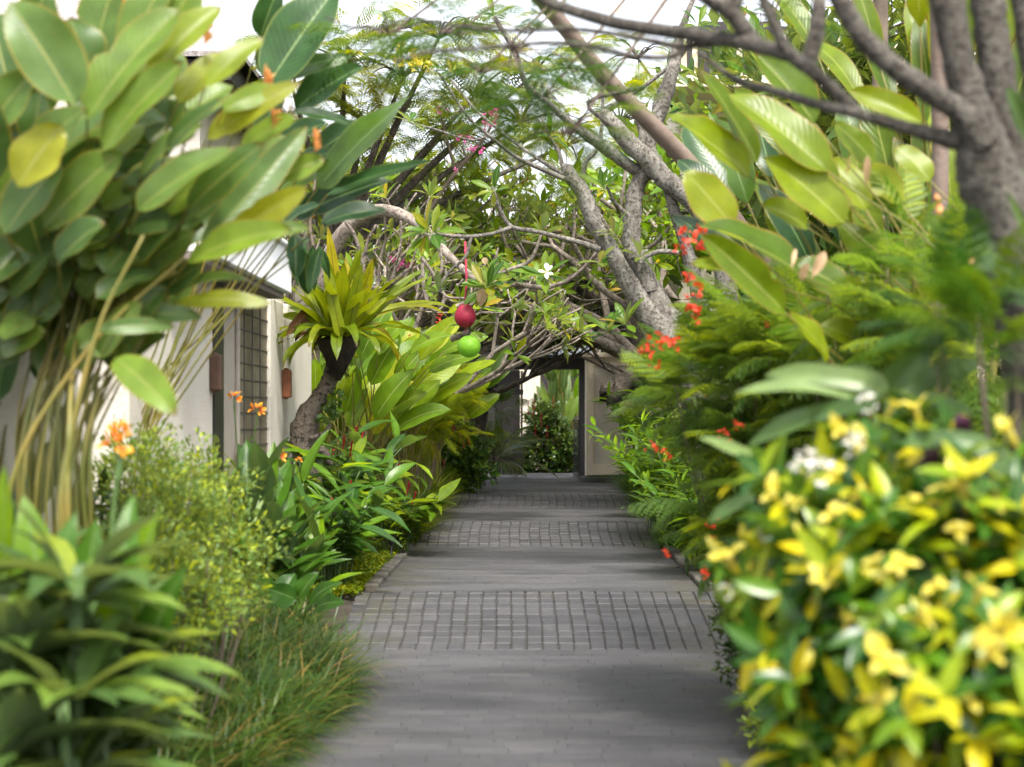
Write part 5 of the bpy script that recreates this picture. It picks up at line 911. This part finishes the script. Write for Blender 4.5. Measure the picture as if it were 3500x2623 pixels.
f = MB(); rosette(f, A(3310, 1530, 4.1), [-.3, -.2, .9], 8, .085, .05, (.1, .5), -.2, 'petal', 5, 3); rosette(f, A(3260, 1580, 4.15), [-.8, -.2, .3], 6, .1, .05, (.2, .8), .2, 'petal', 5, 3); f.build('dark_bud', M['p_purple'], T)
T = thing('strap_leaf_lily', 'lily with long pale arching strap leaves above the yellow flowered bush', 'lily', G(3040, 5.3)); m = MB()
hand_leaves(m, None, [(3035, 1330, 2610, 1285, 62, .9, .8, 0), (2960, 1360, 2500, 1350, 56, .8, .85, 0), (2990, 1390, 2550, 1530, 62, .9, .35, .05), (3015, 1345, 3235, 1140, 80, .4, .35, .1), (3040, 1360, 3370, 1235, 70, .5, .3, .1), (2660, 1610, 2385, 1495, 46, .2, .95, .1), (3020, 1350, 2900, 1250, 60, .6, .5, .2), (3060, 1380, 3330, 1420, 60, .8, .3, -.1), (3000, 1380, 2760, 1450, 56, .8, .2, -.1), (2580, 1700, 2420, 1790, 46, .5, .3, .2), (3100, 1500, 3460, 1560, 60, .7, .25, -.6), (3250, 1760, 3460, 1560, 70, .4, .2, -.7)], 4.7, prof='strap', ns=14, ws=1.3)
hand_leaves(m, None, [(3040, 1900, 3030, 1340, 60, .2, .3, .1), (3040, 1900, 2990, 1400, 60, .2, .3, .2), (3060, 1900, 3060, 1370, 60, .2, .2, .2)], 4.9, prof='strap'); m.build('foliage', M['strap'], T)
# small leafy shrub at the right kerb under the bush
T = thing('kerb_shrub', 'small dark leafed shrub growing against the right kerb below the yellow bush', 'shrub', G(2590, 9.6)); m, tw = MB(), MB()
for (x, y, dd, r, n) in ((2570, 2190, 9.6, .2, 900), (2620, 2260, 9.2, .2, 900), (2540, 2080, 10.2, .18, 600)): c = A(x, y, dd); shrub(m, c, (r, r, r), n, .05, .022, 'ovate', .3, .3); twigs(tw, np.array(T.location), c, (r, r, r), 8, .006)
m.build('foliage', M['darkshrub'], T); tw.build('stems', M['twig'], T)
T = thing('kerb_herb', 'pale leafed herb sprawling over the right kerb at the bottom of the picture', 'herb', G(2760, 8.4)); m, tw = MB(), MB()
for (x, y, dd, r, n) in ((2640, 2380, 8.6, .16, 500), (2700, 2500, 8.3, .16, 500), (2620, 2480, 8.4, .12, 250)): c = A(x, y, dd); shrub(m, c, (r, r, r*.7), n, .045, .02, 'ovate', .3, .3); twigs(tw, np.array(T.location), c, (r, r, r), 8, .005)
m.build('foliage', M['duranta'], T); tw.build('stems', M['twig'], T)

# ================================================================== planting by and beyond the gate
T = thing('gate_shrub', 'dark leafed shrub with thin red spikes standing inside the gate', 'shrub', G(1880, 35.5)); m, tw = MB(), MB()
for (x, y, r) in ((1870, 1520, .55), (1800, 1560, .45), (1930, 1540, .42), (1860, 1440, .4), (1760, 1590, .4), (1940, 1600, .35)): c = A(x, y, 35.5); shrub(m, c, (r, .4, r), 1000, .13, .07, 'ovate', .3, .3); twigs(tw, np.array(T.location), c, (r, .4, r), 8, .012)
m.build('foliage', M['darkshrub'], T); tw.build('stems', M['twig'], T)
for (x, y) in ((1806, 1400), (1825, 1390), (1822, 1420), (1850, 1440), (1890, 1380), (1830, 1480), (1840, 1520), (1870, 1480)):
    f = MB(); c = A(x, y, 35.1); rosette(f, np.tile(c, (6, 1))+UPV*np.linspace(-.1, .12, 6)[:, None], np.tile(UPV, (6, 1)), 4, .05, .03, (.2, .6), -.3, 'petal', 2, 2); f.build('red_spike', M['p_dkred'], T)
broad_clump('heliconia', 'heliconia with tall upright leaves seen through the gate', G(1910, 37), 26, (.8, 2.2), .8, .2, M['broad'], None, (0, 0), (0, .8), .22); broad_clump('heliconia', 'second heliconia clump filling the right of the gate opening', G(1965, 38), 24, (1., 2.3), .8, .2, M['hedge'], None, (0, 0), (0, .5), .25)
f = MB()
def palm(name, label, loc, n, L, h, mat, el=(.2, 1.3), npn=34, pl=.3, pw=.016, trunk=None):
    T = thing(name, label, 'palm', loc); o = np.asarray(loc)+[0, 0, h]; m, st = MB(), MB()
    for i in range(n):
        a = i*2.399; e = U(*el); D = np.array([math.cos(a)*math.sin(e), math.sin(a)*math.sin(e), math.cos(e)]); k = npn; t = np.linspace(0, 1, k)[:, None]; ar = 1.3; Ls = L*U(.8, 1.1); N = np.array([-math.cos(a)*math.cos(e), -math.sin(a)*math.cos(e), math.sin(e)])
        C = o+Ls*np.sin(ar*t)/ar*D+Ls*(np.cos(ar*t)-1)/ar*N; tube(st, C[::4], np.linspace(.012, .003, len(C[::4])), 5); T_ = nrm(np.gradient(C, axis=0)); S = nrm(np.cross(T_, N+[0, 0, .01]))
        for sg in (-1, 1): leaves(m, C[4:], nrm(sg*S+T_*.8-[0, 0, .25])[4:], N, pl*np.sin(np.pi*(t[4:, 0]*.8+.15)), pw, .7, .2, 'blade', 4, 1)
    m.build('fronds', mat, T); 
    if trunk: tube(st, [np.asarray(loc)-[0, 0, .1], o], [trunk, trunk*.8], 9, .05)
    st.build('trunk', M['twig'], T); return T
palm('small_palm', 'dusky feather palm in front of the left gate post', G(1690, 31.5), 22, 1.25, .25, M['palm'], (.2, 1.2)); palm('fan_of_fronds', 'fine dry looking palm frond against the cream house at the top right', G(3010, 14), 16, 1.3, 5.3, M['palm'], (.4, 1.6), 34, .4, .02, .08)
feathery('yellow_spray_shrub', 'thin shrub with bright yellow green sprays before the shaggy trunk', G(1640, 29), [(A(1700, 1400, 28.5), (.5, .4, .3)), (A(1590, 1450, 28.5), (.3, .3, .35))], 60, .4, M['hedge'], None, (), 8, 6)
T = thing('red_spike_shrub', 'leafy shrub with dark red candle spikes at the far left of the path', 'shrub', G(1540, 24)); m, tw = MB(), MB()
for (x, y, r) in ((1540, 1600, .42), (1600, 1580, .35), (1490, 1560, .35), (1560, 1520, .35)): c = A(x, y, 24); shrub(m, c, (r, .4, r), 900, .12, .06, 'ovate', .3, .3); twigs(tw, np.array(T.location), c, (r*1.2, .4, r*1.4), 9, .008)
m.build('foliage', M['canna'], T); tw.build('stems', M['twig'], T)
for (x, y) in ((1505, 1495), (1504, 1505), (1503, 1540), (1516, 1460), (1548, 1470), (1552, 1480), (1572, 1500), (1585, 1520), (1480, 1520), (1490, 1470), (1530, 1450), (1600, 1510), (1516, 1590)):
    f = MB(); c = A(x, y, 23.5); rosette(f, np.tile(c, (7, 1))+UPV*np.linspace(-.06, .06, 7)[:, None], np.tile(UPV, (7, 1)), 4, .035, .026, (.3, .8), -.3, 'petal', 2, 2); f.build('red_spike', M['p_spike'], T)

# ================================================================== dense planting behind the borders and trees closing the view
def tree(name, label, loc, h, crowns, n, L, W, mat, bk='b_dark', group=None):
    T = thing(name, label, 'tree', loc, group); m, tw = MB(), MB(); o = np.asarray(loc); top = o+[0, 0, h]
    tube(tw, [o-[0, 0, .1], o+[.08, 0, h*.55], top], [.17, .14, .09], 9, .07, smooth_k=4)
    for c, r in crowns:
        c = np.asarray(c, float); tube(tw, [top-[0, 0, h*.2], (top+c)/2-[0, 0, .2], c], [.08, .05, .02], 6, .05, smooth_k=4); shrub(m, c, r, n, L, W, 'ovate', .3, .3, 2, 2); twigs(tw, c, c, r, 7, .015)
    m.build('crown', mat, T); tw.build('trunk', M[bk], T); return T
bt = 'trees closing the view beyond the garden'
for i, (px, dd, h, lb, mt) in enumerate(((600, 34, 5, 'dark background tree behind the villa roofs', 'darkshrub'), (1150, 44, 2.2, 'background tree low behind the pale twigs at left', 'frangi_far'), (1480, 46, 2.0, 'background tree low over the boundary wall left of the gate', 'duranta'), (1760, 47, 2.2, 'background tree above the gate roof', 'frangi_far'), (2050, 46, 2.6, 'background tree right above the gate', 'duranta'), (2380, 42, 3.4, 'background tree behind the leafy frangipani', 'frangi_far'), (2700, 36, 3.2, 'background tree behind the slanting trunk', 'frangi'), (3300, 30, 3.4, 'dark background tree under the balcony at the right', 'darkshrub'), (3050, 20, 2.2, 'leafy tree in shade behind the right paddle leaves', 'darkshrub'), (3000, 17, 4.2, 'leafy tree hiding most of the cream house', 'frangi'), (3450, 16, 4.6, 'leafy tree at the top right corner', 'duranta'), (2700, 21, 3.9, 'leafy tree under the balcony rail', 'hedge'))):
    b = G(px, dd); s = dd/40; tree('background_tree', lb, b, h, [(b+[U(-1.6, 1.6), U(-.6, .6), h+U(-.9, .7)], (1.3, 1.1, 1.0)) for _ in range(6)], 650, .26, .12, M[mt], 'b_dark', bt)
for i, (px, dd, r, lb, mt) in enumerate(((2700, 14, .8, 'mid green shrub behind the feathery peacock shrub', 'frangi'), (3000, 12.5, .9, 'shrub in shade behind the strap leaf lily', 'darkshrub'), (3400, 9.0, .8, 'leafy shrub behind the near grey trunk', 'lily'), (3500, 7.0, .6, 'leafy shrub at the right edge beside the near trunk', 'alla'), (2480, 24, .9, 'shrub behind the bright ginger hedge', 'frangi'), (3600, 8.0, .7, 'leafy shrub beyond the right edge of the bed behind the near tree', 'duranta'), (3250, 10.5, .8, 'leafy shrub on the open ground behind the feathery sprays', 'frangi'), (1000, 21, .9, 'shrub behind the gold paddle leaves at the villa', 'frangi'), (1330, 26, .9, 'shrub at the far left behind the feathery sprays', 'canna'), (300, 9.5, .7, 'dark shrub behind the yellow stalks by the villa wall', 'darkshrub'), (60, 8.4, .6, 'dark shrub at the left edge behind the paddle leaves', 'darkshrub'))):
    b = G(px, dd); T = thing('leafy_shrub', lb, 'shrub', b, 'shrubs filling the borders'); m, tw = MB(), MB()
    for _ in range(5): c = b+[U(-.6, .6)*r, U(-.4, .4)*r, U(.5, 1.7)*r]; shrub(m, c, (r*.6, r*.5, r*.6), 420, .13, .06, 'ovate', .3, .3, 3, 2); twigs(tw, b, c, (r*.6, r*.5, r*.6), 6, .012)
    m.build('foliage', M[mt], T); tw.build('stems', M['twig'], T)
for nm in [o.name for o in scene.objects if o.type == 'EMPTY' and not o.children]: bpy.data.objects.remove(bpy.data.objects[nm])
